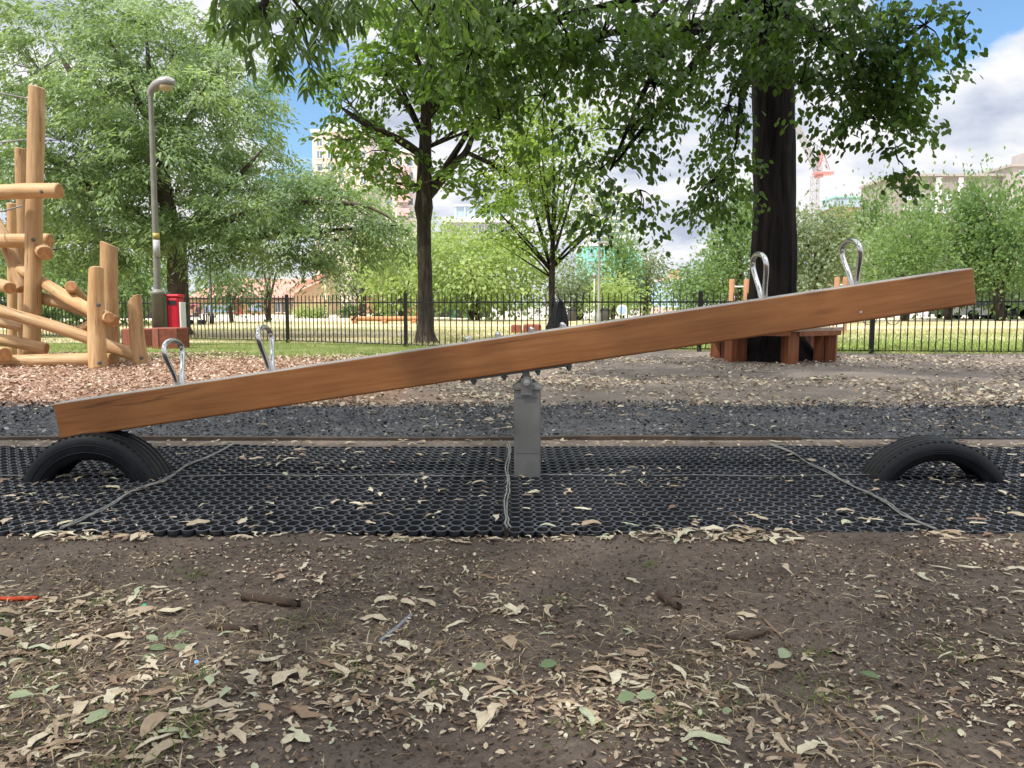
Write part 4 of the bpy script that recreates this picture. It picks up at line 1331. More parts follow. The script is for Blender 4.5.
kk = ~((np.abs(qx - 773) < 26) & (qy > 66) & (C[:, 1] < T1.y)) & (qx < 968)
kk &= ~((qx > 478) & (qx < 625) & (qy > 95) & (rng.random(len(qx)) < .45))
C, B = C[kk], B[kk]
twigs(mb, C, B, .009, 5, .8)
# hanging tassel under the right limb
mb.tube([P(893, 118, 8.2), P(894, 140, 8.2), P(899, 165, 8.2)], .004, 4, False)
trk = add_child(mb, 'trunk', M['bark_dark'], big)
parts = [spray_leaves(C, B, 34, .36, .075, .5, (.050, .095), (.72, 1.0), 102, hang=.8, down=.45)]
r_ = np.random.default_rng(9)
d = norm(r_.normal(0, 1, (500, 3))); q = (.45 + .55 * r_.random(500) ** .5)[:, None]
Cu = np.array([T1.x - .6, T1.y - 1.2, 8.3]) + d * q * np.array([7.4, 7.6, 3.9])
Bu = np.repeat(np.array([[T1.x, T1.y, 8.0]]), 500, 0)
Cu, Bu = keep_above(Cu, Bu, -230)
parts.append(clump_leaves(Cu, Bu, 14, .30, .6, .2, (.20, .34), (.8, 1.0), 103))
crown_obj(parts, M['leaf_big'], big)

# --- tree behind the railings with the knobbly fork
def tree_at(name, label, px, Y, group=None):
    g = ground_at(px, Y); g.z = 0
    return thing(name, label, 'tree', g, 0, group), g
Y2 = 17.0
t2, g2 = tree_at('street_tree', 'slim dark trunked tree with a knobbly fork and wide leafy crown just behind the railings', 425, Y2)
mb = MB()
rough_trunk(mb, [g2 + Vector((0, 0, -.1)), g2 + Vector((0, 0, .08)), P(425, 325, Y2), P(424.5, 270, Y2), P(424, 222, Y2), P(423.5, 208, Y2), P(424, 197, Y2), P(425, 160, Y2), P(426, 110, Y2), P(430, 50, Y2), P(432, -40, Y2)],
            [.25, .21, .165, .15, .145, .20, .17, .135, .11, .07, .02], 24, .12, 8, 8, .35)
L2 = [([P(425, 200, Y2), P(440, 182, Y2), P(455, 163, Y2), P(466, 152, Y2), P(475, 130, Y2), P(492, 95, Y2)], [.11, .095, .085, .075, .05, .02]),
      ([P(426, 158, Y2), P(405, 142, Y2 - .2), P(385, 132, Y2 - .4), P(360, 122, Y2 - .6), P(338, 105, Y2 - .7)], [.08, .065, .055, .04, .012]),
      ([P(425, 140, Y2), P(412, 115, Y2 + .3), P(395, 85, Y2 + .4), P(385, 50, Y2 + .5)], [.07, .06, .04, .015]),
      ([P(427, 120, Y2), P(445, 95, Y2 + .5), P(460, 60, Y2 + .8), P(470, 15, Y2 + 1)], [.06, .05, .035, .012]),
      ([P(426, 148, Y2), P(445, 138, Y2 + .2), P(468, 122, Y2 + .3), P(500, 118, Y2 + .3)], [.045, .035, .025, .01]),
      ([P(466, 152, Y2), P(495, 165, Y2 - .3), P(520, 180, Y2 - .4)], [.05, .03, .01]),
      ([P(424, 185, Y2), P(408, 186, Y2 - .4), P(392, 182, Y2 - .6)], [.03, .02, .008]),
      ([P(428, 90, Y2), P(415, 50, Y2 - .5), P(400, 10, Y2 - .8)], [.05, .03, .01])]
for (pts, rd) in L2:
    limb(mb, pts, rd, 8)
blobs = [(430, 20, 95, 45, Y2, 2.6, 95), (385, 75, 55, 36, Y2, 2.0, 52), (350, 105, 42, 24, Y2, 1.4, 26), (345, 140, 30, 14, Y2 - .6, .9, 11), (385, 150, 36, 26, Y2 - .3, 1.2, 24), (372, 172, 20, 10, Y2 - .5, .6, 6), (430, 80, 45, 36, Y2, 1.8, 42), (470, 85, 48, 44, Y2, 2.0, 52), (505, 110, 42, 40, Y2, 1.8, 44),
         (470, 165, 30, 20, Y2, 1.0, 10), (505, 170, 34, 24, Y2 - .2, 1.0, 22), (530, 160, 28, 40, Y2, 1.0, 22), (520, 205, 24, 14, Y2 - .3, .6, 8), (440, 182, 26, 8, Y2 - .5, .5, 6), (400, 188, 16, 8, Y2 - .5, .5, 5), (330, 80, 22, 12, Y2, .7, 7), (515, 60, 50, 40, Y2, 1.6, 30), (432, -50, 110, 45, Y2, 3.0, 70)]
blobs = [(a, b, c, d, e, f, max(2, int(g * .75))) for (a, b, c, d, e, f, g) in blobs]
C, B = blob_points(blobs, 201, .2)
twigs(mb, C, B, .016, 6, .7)
add_child(mb, 'trunk', M['bark_mid'], t2)
crown_obj([spray_leaves(C, B, 30, .62, .11, .45, (.10, .19), (.5, .72), 202, hang=.5)], M['leaf_mid'], t2)

# --- young tree with a bag at its foot
Y3 = 13.95
t3, g3 = tree_at('young_tree', 'young tree with a thin straight stem and upswept bright leaves in front of the railings', 552, Y3)
mb = MB()
rough_trunk(mb, [g3 + Vector((0, 0, -.1)), P(551.5, 320, Y3), P(552, 270, Y3), P(553, 235, Y3), P(554, 180, Y3), P(552, 120, Y3)], [.07, .058, .055, .04, .025, .006], 12, .08, 5, 2)
for (pts, rd) in [([P(552, 272, Y3), P(540, 255, Y3), P(522, 235, Y3 - .2), P(498, 212, Y3 - .3)], [.03, .025, .018, .005]),
                  ([P(552, 268, Y3), P(563, 253, Y3), P(585, 232, Y3 + .2), P(612, 212, Y3 + .3)], [.03, .024, .017, .005]),
                  ([P(552, 275, Y3), P(545, 245, Y3 + .2), P(533, 200, Y3 + .4), P(520, 160, Y3 + .4)], [.028, .022, .016, .005]),
                  ([P(552, 262, Y3), P(560, 235, Y3 - .2), P(572, 195, Y3 - .4), P(585, 150, Y3 - .5)], [.028, .022, .015, .005]),
                  ([P(553, 250, Y3), P(547, 215, Y3 - .3), P(540, 170, Y3 - .4), P(538, 125, Y3 - .4)], [.022, .018, .012, .004]),
                  ([P(553, 240, Y3), P(562, 210, Y3 + .3), P(566, 165, Y3 + .4), P(565, 125, Y3 + .4)], [.022, .018, .012, .004]),
                  ([P(552, 278, Y3), P(535, 258, Y3 + .1), P(515, 245, Y3 + .2), P(490, 238, Y3 + .2)], [.018, .014, .010, .004])]:
    limb(mb, pts, rd, 6)
blobs = [(552, 130, 42, 36, Y3, .9, 34), (530, 175, 36, 30, Y3, .9, 26), (575, 175, 36, 32, Y3, .9, 28), (552, 205, 46, 26, Y3, .8, 26), (508, 205, 26, 18, Y3, .5, 12), (600, 205, 24, 16, Y3, .5, 10), (500, 232, 26, 12, Y3, .5, 11), (530, 232, 20, 12, Y3, .4, 7), (580, 228, 20, 12, Y3, .4, 7), (520, 250, 18, 10, Y3, .3, 5), (556, 250, 12, 10, Y3, .3, 4), (590, 130, 22, 30, Y3, .6, 12), (515, 130, 22, 30, Y3, .6, 12)]
C, B = blob_points(blobs, 301, .1)
twigs(mb, C, B, .008, 7, .8, .0)
add_child(mb, 'trunk', M['bark_mid'], t3)
crown_obj([clump_leaves(C, B, 22, .14, .7, .1, (.06, .115), (.5, .7), 302, hang=.1)], M['leaf_young'], t3)
# black bag tied to the stem
mb = MB()
bg_rows = []
n = 26
vs, fs = [], []
rowsz = [(300.0, .2, 0), (302.5, 3.2, 0), (306, 5.0, 0), (312, 6.6, -.3), (318, 7.6, -.6), (325, 9.0, -1.0), (332, 10.2, -1.6), (338, 10.6, -2.2), (342, 9.8, -2.4)]
Yb = Y3 - .16
for i, (py, rp, sx_) in enumerate(rowsz):
    c = P(559 + sx_, py - 2.5, Yb)
    for k in range(n):
        a = 2 * PI * k / n
        fold = 1 + .16 * math.sin(a * 7 + i * .5) + .10 * math.sin(a * 4 - i * .9)
        r = rp / F_PX * Yb * (fold if i > 0 else 1)
        vs.append((c.x + r * math.cos(a), c.y + r * .7 * math.sin(a), c.z))
for i in range(len(rowsz) - 1):
    for k in range(n):
        l = (k + 1) % n
        fs.append((i * n + k, i * n + l, (i + 1) * n + l, (i + 1) * n + k))
mb.add(vs, fs, 0, True); mb.add(vs[-n:], [tuple(range(n))])
o = mb.build('black_bag', M['black_bag']); tag(o, 'shiny black plastic bag gathered round the foot of the young tree', 'bag')

# --- the wide pale tree on the left
Y4 = 22.0
t4, g4 = tree_at('cherry_tree', 'broad pale green tree with layered drooping foliage on the left beyond the railings', 178, Y4)
mb = MB()
rough_trunk(mb, [g4 + Vector((0, 0, -.1)), g4 + Vector((0, 0, .15)), P(178, 290, Y4), P(177, 262, Y4), P(174, 240, Y4), P(166, 200, Y4), P(160, 150, Y4), P(150, 80, Y4), P(145, 20, Y4)], [.34, .31, .27, .27, .28, .20, .15, .08, .02], 24, .08, 8, 5, .4)
for (pts, rd) in [([P(174, 246, Y4), P(150, 226, Y4 - .5), P(110, 195, Y4 - 1), P(60, 160, Y4 - 1.2), P(20, 140, Y4 - 1.2)], [.17, .13, .10, .06, .02]),
                  ([P(176, 246, Y4), P(200, 215, Y4 - .6), P(235, 180, Y4 - 1), P(262, 150, Y4 - 1)], [.16, .12, .08, .02]),
                  ([P(178, 242, Y4), P(215, 225, Y4 - 1), P(280, 205, Y4 - 1.5), P(360, 205, Y4 - 1.5), P(400, 225, Y4 - 1.5)], [.15, .11, .08, .05, .015]),
                  ([P(166, 205, Y4), P(120, 150, Y4 + .5), P(80, 90, Y4 + .8), P(50, 40, Y4 + 1)], [.13, .1, .06, .02]),
                  ([P(162, 170, Y4), P(195, 110, Y4), P(220, 60, Y4), P(235, 30, Y4)], [.12, .08, .05, .015]),
                  ([P(174, 250, Y4), P(140, 240, Y4 + 1), P(90, 232, Y4 + 1.5), P(30, 235, Y4 + 1.5)], [.12, .09, .06, .02]),
                  ([P(160, 150, Y4), P(135, 90, Y4 - 1), P(110, 40, Y4 - 1.5)], [.1, .06, .02])]:
    limb(mb, pts, rd, 8)
blobs = [(40, 70, 80, 60, Y4, 3.2, 95), (110, 45, 70, 50, Y4, 3.2, 85), (175, 55, 62, 45, Y4, 3.0, 75), (225, 75, 45, 40, Y4, 2.4, 46), (60, 140, 90, 55, Y4, 3.5, 100), (150, 125, 80, 50, Y4, 3.6, 95), (225, 135, 55, 48, Y4, 3.0, 62), (90, 200, 85, 45, Y4, 3.4, 85), (0, 200, 70, 60, Y4, 3.2, 70), (175, 190, 80, 38, Y4, 3.4, 75),
         (250, 190, 55, 34, Y4, 2.8, 50), (310, 200, 50, 28, Y4 - .8, 2.4, 46), (360, 212, 40, 30, Y4 - .9, 2.0, 38), (392, 232, 22, 22, Y4 - .9, 1.2, 16), (335, 240, 45, 26, Y4 - 1, 2.0, 36), (275, 238, 48, 30, Y4 - .6, 2.2, 42), (215, 245, 38, 26, Y4 - .4, 2.0, 26), (128, 245, 55, 32, Y4, 2.4, 44), (55, 250, 60, 34, Y4 + .5, 2.4, 44),
         (300, 262, 40, 12, Y4 - .8, 1.2, 14), (200, 20, 30, 18, Y4, 1.4, 14), (100, 5, 40, 20, Y4, 1.6, 20), (20, 12, 40, 18, Y4, 1.5, 12), (262, 105, 18, 26, Y4, .8, 9), (345, 178, 24, 8, Y4, .8, 6),
         (170, 225, 45, 22, Y4 - 2.2, .9, 20), (150, 160, 60, 40, Y4 - 2.8, .9, 34), (60, 170, 60, 40, Y4 - 2.6, .9, 28), (240, 195, 50, 26, Y4 - 2.4, .9, 20), (120, 235, 40, 20, Y4 - 2.2, .8, 16), (215, 240, 40, 18, Y4 - 2, .8, 15), (110, 100, 60, 40, Y4 - 2.8, .9, 26), (200, 90, 45, 34, Y4 - 2.4, .8, 18)]
C, B = blob_points(blobs, 401, .25)
twigs(mb, C, B, .011, 8, .3)
add_child(mb, 'trunk', M['bark_pale'], t4)
crown_obj([spray_leaves(C, B, 64, .85, .16, .55, (.10, .185), (.36, .52), 402, LANCE_T, hang=.55, upness=1.0)], M['leaf_left'], t4)

# --- branch of the tree overhead, long pointed leaflets hanging into the top of the view
ov = thing('ash_tree', 'overhead tree with hanging sprays of long pointed leaflets at the top left of the view', 'tree', (-2.7, -1.6, 0))
mb = MB()
rough_trunk(mb, [(-2.7, -1.6, -.1), (-2.7, -1.6, .2), (-2.68, -1.55, 2.0), (-2.6, -1.4, 4.2), (-2.5, -1.2, 7.5)], [.32, .27, .22, .19, .08], 24, .10, 9, 4, .5)
br = [[(-2.62, -1.45, 3.6), (-2.3, 1.2, 4.3), (-1.7, 3.4, 3.6), P(300, -25, 4.6), P(320, 30, 4.7)], [(-2.6, -1.4, 4.2), (-1.6, 1.6, 5.0), (-.9, 3.8, 4.2), P(430, -35, 5.0), P(425, 20, 5.2)], [(-2.3, 1.2, 4.3), (-1.9, 2.8, 3.7), P(255, -40, 4.4), P(245, 15, 4.5)], [(-2.5, -1.2, 6), (.5, .5, 6.5), (2.5, 2.0, 6.0)], [(-2.5, -1.2, 6), (-4.5, .5, 6.4), (-6, 2.0, 5.8)]]
for b in br:
    limb(mb, b, [.08, .05, .03, .014, .005][:len(b)], 7)
r_ = np.random.default_rng(77)
LP, LT, LN, LL = [], [], [], []
def pinnate(base, d, length, pairs, size):
    """one compound leaf: leaflets in pairs along a drooping stalk"""
    d = Vector(d).normalized(); p = Vector(base)
    side = d.cross(Vector((r_.normal(0, .3), r_.normal(0, .3), 1))).normalized()
    stalk = [p.copy()]
    for k in range(pairs):
        p = p + d * (length / pairs); d = (d + Vector((0, 0, -.12))).normalized()
        stalk.append(p.copy())
        for s_ in (-1, 1):
            LP.append(p); LT.append(side * s_ * .8 + d * .75 + Vector((0, 0, -.35))); LN.append(Vector((r_.normal(0, .3), r_.normal(0, .3), 1)) + d * .3)
            LL.append(size * r_.uniform(.8, 1.15))
    LP.append(p); LT.append(d); LN.append(Vector((0, .3, 1))); LL.append(size * 1.1)
    mb.tube(stalk, .0018, 3, False)
sprays = [(245, 5, 30, 22, 4.5, 20), (262, 35, 26, 20, 4.5, 15), (300, 10, 42, 20, 4.7, 30), (300, 48, 24, 22, 4.6, 16), (330, 28, 22, 22, 4.7, 16), (372, 5, 26, 16, 5.2, 14), (425, 12, 30, 24, 5.2, 18), (455, 22, 20, 20, 5.3, 12), (232, -8, 26, 14, 4.4, 10), (345, 5, 22, 14, 4.8, 10)]
for (px, py, rx, ry, Y, n) in sprays:
    hub = P(px, py - ry * 1.4, Y)
    for k in range(int(n * .62)):
        q = P(px + r_.normal(0, rx * .6), py - ry * .5 + r_.normal(0, ry * .55), Y + r_.normal(0, .22))
        d = Vector((q - hub)); d = Vector((d.x * 1.4 + r_.normal(0, .08), d.y + r_.normal(0, .08), -abs(d.z) - .06))
        mb.tube([hub, (hub + q) / 2 + Vector((0, 0, .03)), q], [.004, .003, .002], 4, False)
        pinnate(q, d, .17, 4, .095)
add_child(mb, 'trunk', M['bark_mid'], ov)
v, f, k = leaf_geo(np.array(LP), np.array(LT), np.array(LN), np.array(LL), r_.uniform(.30, .42, len(LL)), LANCE_T, LEAF_F)
parts = [(v, f, np.repeat(r_.random(len(LL)), k))]
d = norm(r_.normal(0, 1, (900, 3))); q = (.4 + .6 * r_.random(900) ** .5)[:, None]
Cu = np.array([-2.6, .9, 6.9]) + d * q * np.array([6.2, 4.6, 1.9])
Bu = np.repeat(np.array([[-2.2, -.8, 6.0]]), 900, 0)
Cu, Bu = keep_above(Cu, Bu, -140)
parts.append(clump_leaves(Cu, Bu, 13, .32, .5, .2, (.18, .30), (.36, .5), 503))
crown_obj(parts, M['leaf_lance'], ov)

# ------------------------------------------------------------------ trees across the park
def far_leaf(name, dark, light, y=None):  # distance haze is put into these paler leaf colours
    M[name] = leaf_mat(name, dark, light, 0.38, 0.6, .12, y, 1.5)
far_leaf('far_lime', (0.16, 0.25, 0.085), (0.34, 0.43, 0.17), (0.44, 0.50, 0.22))
far_leaf('far_green', (0.085, 0.16, 0.065), (0.22, 0.32, 0.14), (0.36, 0.42, 0.19))
far_leaf('far_grey', (0.10, 0.145, 0.085), (0.23, 0.29, 0.18), (0.34, 0.37, 0.23))
far_leaf('far_dark', (0.06, 0.115, 0.06), (0.19, 0.27, 0.13), (0.30, 0.36, 0.16))
FAR = 'trees across the park'
def far_tree(name, label, px, Y, blobs, mat, leaf=.30, per=38, crad=.55, stem=None, trunk_r=.22, seed=0, tall=False, barkm='bark_far', group=FAR):
    t, g = tree_at(name, label, px, Y, group)
    mb = MB()
    top = P(blobs[0][0], blobs[0][1], Y)
    for q in (stem or [(px, 0)]):
        g0 = ground_at(q[0], Y); g0.z = -.1
        limb(mb, [g0, g0.lerp(top, .4) + Vector((random.uniform(-.3, .3), 0, 0)), top], [trunk_r, trunk_r * .7, trunk_r * .2], 8)
    bl = []
    for (bx, by, rx, ry, dz, n) in blobs:
        bl.append((bx, by, rx, ry, Y, dz, n))
        limb(mb, [g.lerp(top, .35), (g.lerp(top, .55) + P(bx, by, Y)) / 2, P(bx, by, Y)], [trunk_r * .45, trunk_r * .3, trunk_r * .1], 5)
    C, B = blob_points(bl, 600 + seed, .45)
    add_child(mb, 'trunk', M[barkm], t)
    if tall:
        crown_obj([clump_leaves(C, B, per, crad * .7, 1.9, -.1, (leaf * .7, leaf * 1.2), (.5, .8), 700 + seed, QUAD_T, QUAD_F, hang=-.5)], M[mat], t)
    else:
        crown_obj([clump_leaves(C, B, per, crad, .65, .25, (leaf * .7, leaf * 1.2), (.5, .85), 700 + seed, QUAD_T, QUAD_F)], M[mat], t)
    return t
far_tree('park_tree', 'broad lime green tree with pale leaning stems behind the two red blocks', 470, 46, [(470, 265, 62, 32, 4, 95), (440, 275, 36, 26, 3, 40), (510, 272, 36, 30, 3, 45), (475, 292, 50, 12, 3, 30)], 'far_lime', stem=[(470, 0), (478, 0)], trunk_r=.16, seed=1)
far_tree('park_tree', 'dull green tree low behind the knobbly trunk', 402, 50, [(400, 275, 34, 26, 4, 60), (385, 255, 24, 20, 3, 30), (420, 262, 26, 24, 3, 30)], 'far_lime', seed=2)
far_tree('park_tree', 'flat topped yellowish tree rising above the lime tree between slim trunk and young stem', 470, 62, [(470, 238, 45, 9, 3, 34), (440, 232, 30, 14, 3, 24), (505, 240, 25, 8, 3, 14)], 'far_lime', seed=3)
far_tree('park_tree', 'grey green feathery tree just right of the young tree', 580, 48, [(578, 275, 26, 26, 3, 48), (592, 290, 24, 18, 3, 26), (562, 290, 20, 18, 3, 20)], 'far_grey', leaf=.24, seed=4)
far_tree('park_tree', 'pointed feathery green tree in front of the turquoise building', 622, 50, [(618, 262, 17, 26, 2, 34), (620, 284, 28, 18, 3, 30), (626, 248, 6, 10, 1, 7)], 'far_green', leaf=.24, seed=5, tall=True)
far_tree('park_tree', 'grey leaved tree beside the pointed tree, left of the blue building', 645, 52, [(646, 276, 16, 22, 2, 34), (636, 290, 24, 14, 3, 24), (652, 262, 8, 10, 1, 8)], 'far_grey', leaf=.24, seed=6)
far_tree('park_tree', 'yellowish small tree under the pointed tree', 612, 44, [(612, 292, 22, 12, 2, 28)], 'far_lime', leaf=.24, seed=14, trunk_r=.1)
far_tree('park_tree', 'rounded pale green tree left of the big dark trunk', 700, 46, [(702, 283, 26, 22, 3, 50), (712, 268, 16, 18, 2, 22), (688, 292, 18, 14, 2, 20)], 'far_green', leaf=.26, seed=7)
far_tree('park_tree', 'upright dense green tree close against the left side of the big dark trunk', 738, 42, [(738, 240, 22, 30, 2.5, 60), (735, 268, 26, 24, 2.5, 46), (742, 216, 12, 14, 1.5, 16)], 'far_green', leaf=.24, seed=8, tall=True)
far_tree('park_tree', 'olive grey bushy tree just right of the big dark trunk', 815, 40, [(815, 248, 32, 36, 3, 90), (812, 280, 30, 26, 3, 60), (835, 225, 14, 18, 2, 22), (805, 222, 14, 14, 2, 16)], 'far_grey', leaf=.24, seed=9)
far_tree('park_tree', 'tall loose tree with a thin pointed top behind the raised handle', 868, 58, [(866, 235, 24, 20, 3, 46), (874, 205, 7, 16, 1.5, 12), (850, 242, 24, 20, 3, 36), (862, 262, 40, 26, 3, 60)], 'far_green', seed=10, tall=True)
far_tree('park_tree', 'large upright green tree below the brown block', 905, 44, [(904, 258, 34, 26, 3, 70), (912, 232, 15, 14, 2, 18), (890, 278, 40, 24, 3, 64)], 'far_green', leaf=.26, seed=11, tall=True)
far_tree('park_tree', 'tallest light green tree in the right hand row', 948, 48, [(952, 228, 20, 22, 3, 44), (950, 262, 42, 30, 3, 90), (927, 208, 6, 14, 1.5, 9), (962, 204, 9, 12, 1.5, 9)], 'far_green', leaf=.28, seed=12, tall=True)
far_tree('park_tree', 'wide light green tree at the right edge of the park', 1000, 45, [(1000, 230, 32, 26, 3, 66), (1005, 264, 46, 30, 3, 90), (1030, 222, 22, 24, 3, 34), (986, 208, 9, 12, 2, 9)], 'far_green', leaf=.28, seed=13, tall=True, trunk_r=.3, barkm='bark_mid')
far_tree('park_tree', 'dark trunked spreading tree with low hanging leaves near the parked cars', 990, 52, [(985, 285, 46, 18, 4, 70), (940, 288, 40, 14, 4, 50), (1020, 285, 30, 18, 4, 40)], 'far_dark', stem=[(974, 0), (989, 0)], trunk_r=.28, barkm='bark_mid', seed=15)
far_tree('park_tree', 'deep green tree behind the upright logs of the climbing frame', 20, 36, [(25, 285, 50, 30, 4, 90), (0, 260, 40, 30, 4, 60)], 'far_dark', leaf=.26, seed=16)
far_tree('park_tree', 'mid green shrubby tree between the climbing frame and the lamp post', 105, 34, [(100, 285, 45, 26, 4, 85), (135, 275, 34, 26, 3, 60), (75, 268, 40, 24, 3, 50)], 'far_green', leaf=.24, seed=17)
far_tree('park_tree', 'small dark green tree behind the thin black lamp post', 232, 40, [(228, 278, 18, 16, 2, 32), (240, 288, 14, 10, 2, 14)], 'far_dark', leaf=.22, seed=18, trunk_r=.12)
far_tree('park_tree', 'thin grey leaved tree in front of the red roofed building', 269, 42, [(270, 272, 18, 12, 2, 20), (262, 264, 12, 8, 1.5, 8), (278, 266, 12, 8, 1.5, 8)], 'far_grey', leaf=.18, per=18, seed=19, trunk_r=.13)
far_tree('park_tree', 'greyish tree growing against the right gable of the red roofed building', 362, 56, [(360, 268, 24, 24, 3, 50), (345, 280, 20, 14, 2, 22), (378, 280, 18, 16, 2, 22)], 'far_grey', leaf=.24, seed=20)

def hedge(px, Y, rx, ry, label, mat, seed):
    g = ground_at(px, Y); g.z = 0
    t = thing('hedge', label, 'hedge', g, 0, 'hedges before the low building')
    mb = MB(); w = rx / F_PX * Y
    for k in range(5):
        x = g.x + w * (k / 2 - 1) * .8
        mb.tube([(x, Y, -.05), (x + .05, Y, .3), (x - .04, Y, .6)], [.04, .03, .01], 5, False)
    add_child(mb, 'stems', M['bark_mid'], t)
    h = 2 * ry / F_PX * Y
    r = np.random.default_rng(seed); n = 60
    C = np.array([g.x, Y, h * .5]) + r.uniform(-1, 1, (n, 3)) * np.array([w * .9, .6, h * .42])
    B = np.repeat(np.array([[g.x, Y, h * .3]]), n, 0)
    crown_obj([clump_leaves(C, B, 24, .22, .8, 0, (.10, .2), (.5, .8), seed, QUAD_T, QUAD_F)], M[mat], t)
hedge(311, 55, 15, 5.5, 'clipped bright green hedge under the gable of the red roofed building', 'far_lime', 1)
hedge(350, 58, 9, 6, 'small rounded green bush right of the clipped hedge', 'far_green', 2)
hedge(382, 56, 13, 6.5, 'darker leafy bush behind the long log seat', 'far_dark', 3)

# ------------------------------------------------------------------ buildings
def plain(name, c, rough=.8, var=.08, scale=.5):
    M[name] = simple(name, c, rough, 0, var, scale, 0.0, 'World')
plain('tower_brick', (0.62, 0.53, 0.47)); plain('tower_pale', (0.64, 0.58, 0.54)); plain('pink_panel', (0.66, 0.42, 0.42)); plain('white_render', (0.72, 0.73, 0.75))
plain('grey_clad', (0.36, 0.36, 0.38)); plain('turquoise', (0.22, 0.58, 0.53), .5); plain('blue_wall', (0.36, 0.50, 0.70)); plain('orange_brick', (0.50, 0.26, 0.17))
plain('brown_brick', (0.29, 0.255, 0.245)); plain('brown_pale', (0.40, 0.365, 0.35)); plain('roof_tile', (0.50, 0.25, 0.20), .8, .12, 3); plain('ochre_brick', (0.46, 0.31, 0.20)); plain('door_red', (0.42, 0.07, 0.07), .5)
plain('hoard_white', (0.66, 0.66, 0.68)); plain('hoard_pink', (0.62, 0.46, 0.44)); plain('crane_white', (0.42, 0.40, 0.41), .5); plain('crane_red', (0.55, 0.24, 0.22), .5)
M['far_glass'] = simple('far_glass', (0.22, 0.27, 0.33), 0.15, 0, 0.3, .3, 0.0, 'World')
M['sky_glass'] = simple('sky_glass', (0.38, 0.47, 0.56), 0.2, 0, 0.2, .3, 0.0, 'World')

def bbox(mb, px0, px1, pyt, pyb, Y, depth, mat=0, z0=None):
    """a block whose front face stands at depth Y"""
    a, b = P(px0, pyb, Y), P(px1, pyt, Y)
    zb = a.z if z0 is None else z0
    x0, x1 = P(px0, 300, Y).x, P(px1, 300, Y).x
    mb.box(((x0 + x1) / 2, Y + depth / 2, (b.z + zb) / 2), (x1 - x0, depth, b.z - zb), None, mat)

def windows(root, px0, px1, py0, py1, Y, nx, ny, fx=.5, fy=.6, frame='white_render', glass='far_glass', skip=0.0, seed=0):
    r = random.Random(seed)
    x0, x1 = P(px0, 300, Y).x, P(px1, 300, Y).x
    z1, z0 = P(512, py0, Y).z, P(512, py1, Y).z
    wx, wz = (x1 - x0) / nx, (z1 - z0) / ny
    for i in range(nx):
        for j in range(ny):
            if r.random() < skip: continue
            cx_, cz_ = x0 + (i + .5) * wx, z0 + (j + .5) * wz
            mb = MB(); fw, fh = wx * fx, wz * fy
            for (ox, oz, sx, sz) in ((-fw / 2, 0, wx * .06, fh), (fw / 2, 0, wx * .06, fh), (0, fh / 2, fw, wz * .05), (0, -fh / 2, fw * 1.1, wz * .06), (0, 0, wx * .04, fh)):
                mb.box((cx_ + ox, Y - .06, cz_ + oz), (sx, .16, sz))
            w = add_child(mb, 'window', M[frame], root)
            mb = MB(); mb.box((cx_, Y - .015, cz_), (fw * .98, .05, fh * .98))
            g = mb.build('pane', M[glass]); g.parent = w
            g.matrix_parent_inverse = Matrix.Translation(-Vector(root.location)) @ Matrix.Identity(4)
            g.matrix_parent_inverse = (Matrix.Translation(-Vector(root.location)) @ Matrix.Translation(Vector((0, 0, 0)))).inverted() @ Matrix.Translation(-Vector(root.location))

def building(name, label, px, Y):
    x = P(px, 300, Y).x
    return thing(name, label, 'building', (x, Y, 0))

Y = 190
b = building('tower_block', 'tall beige apartment tower half hidden behind the knobbly tree', 365, Y)
mb = MB(); bbox(mb, 316, 372, 132, 320, Y, 22, 0, 0); add_child(mb, 'wall', M['tower_brick'], b)
mb = MB(); bbox(mb, 372.3, 418, 152, 320, Y + 3, 19, 0, 0); add_child(mb, 'wall', M['tower_pale'], b)
mb = MB(); bbox(mb, 314.5, 373.5, 129, 132, Y - .4, 23, 0); bbox(mb, 373.6, 419, 150, 152.3, Y + 2.6, 20); bbox(mb, 330, 356, 123, 129, Y + 6, 8); add_child(mb, 'roof', M['white_render'], b)
windows(b, 318, 371, 136, 260, Y, 5, 10, .55, .62, seed=1)
windows(b, 375, 417, 156, 260, Y + 3, 4, 8, .6, .6, seed=2)
mb = MB()
for k in range(4): bbox(mb, 398, 411, 166 + k * 14, 174 + k * 14, Y + 1.6, 1.2)
add_child(mb, 'balcony', M['pink_panel'], b)
Y = 170
b = building('office_block', 'low white and glass building with a set back top floor beside the slim tree', 475, Y)
mb = MB(); bbox(mb, 446, 514, 222, 320, Y, 20, 0, 0); add_child(mb, 'wall', M['grey_clad'], b)
mb = MB(); bbox(mb, 443, 516, 217, 222, Y - 1, 22); add_child(mb, 'roof', M['white_render'], b)
mb = MB(); bbox(mb, 455, 503, 206, 217, Y + 3, 12); add_child(mb, 'top_floor', M['sky_glass'], b)
mb = MB(); bbox(mb, 454, 504, 204.5, 206, Y + 2.5, 13)
for k in range(6): bbox(mb, 456 + k * 9, 456.8 + k * 9, 206, 217, Y + 2.7, .3)
add_child(mb, 'top_frame', M['white_render'], b)
windows(b, 460, 512, 223.5, 234, Y, 6, 1, .7, .75, seed=3)
Y = 210
b = building('striped_tower', 'pale tower with stacked white balcony bands above the turquoise building', 606, Y)
mb = MB(); bbox(mb, 592, 622, 192, 320, Y, 10, 0, 0); add_child(mb, 'wall', M['sky_glass'], b)
mb = MB()
for k in range(9): bbox(mb, 589, 625, 192 + k * 6.2, 194.4 + k * 6.2, Y - 1.2, 12)
add_child(mb, 'balcony', M['white_render'], b)
Y = 150
b = building('turquoise_building', 'turquoise clad building with a sloping roof end in the middle distance', 612, Y)
mb = MB()
xl, xm, xr = P(583, 300, Y).x, P(628, 300, Y).x, P(646, 300, Y).x
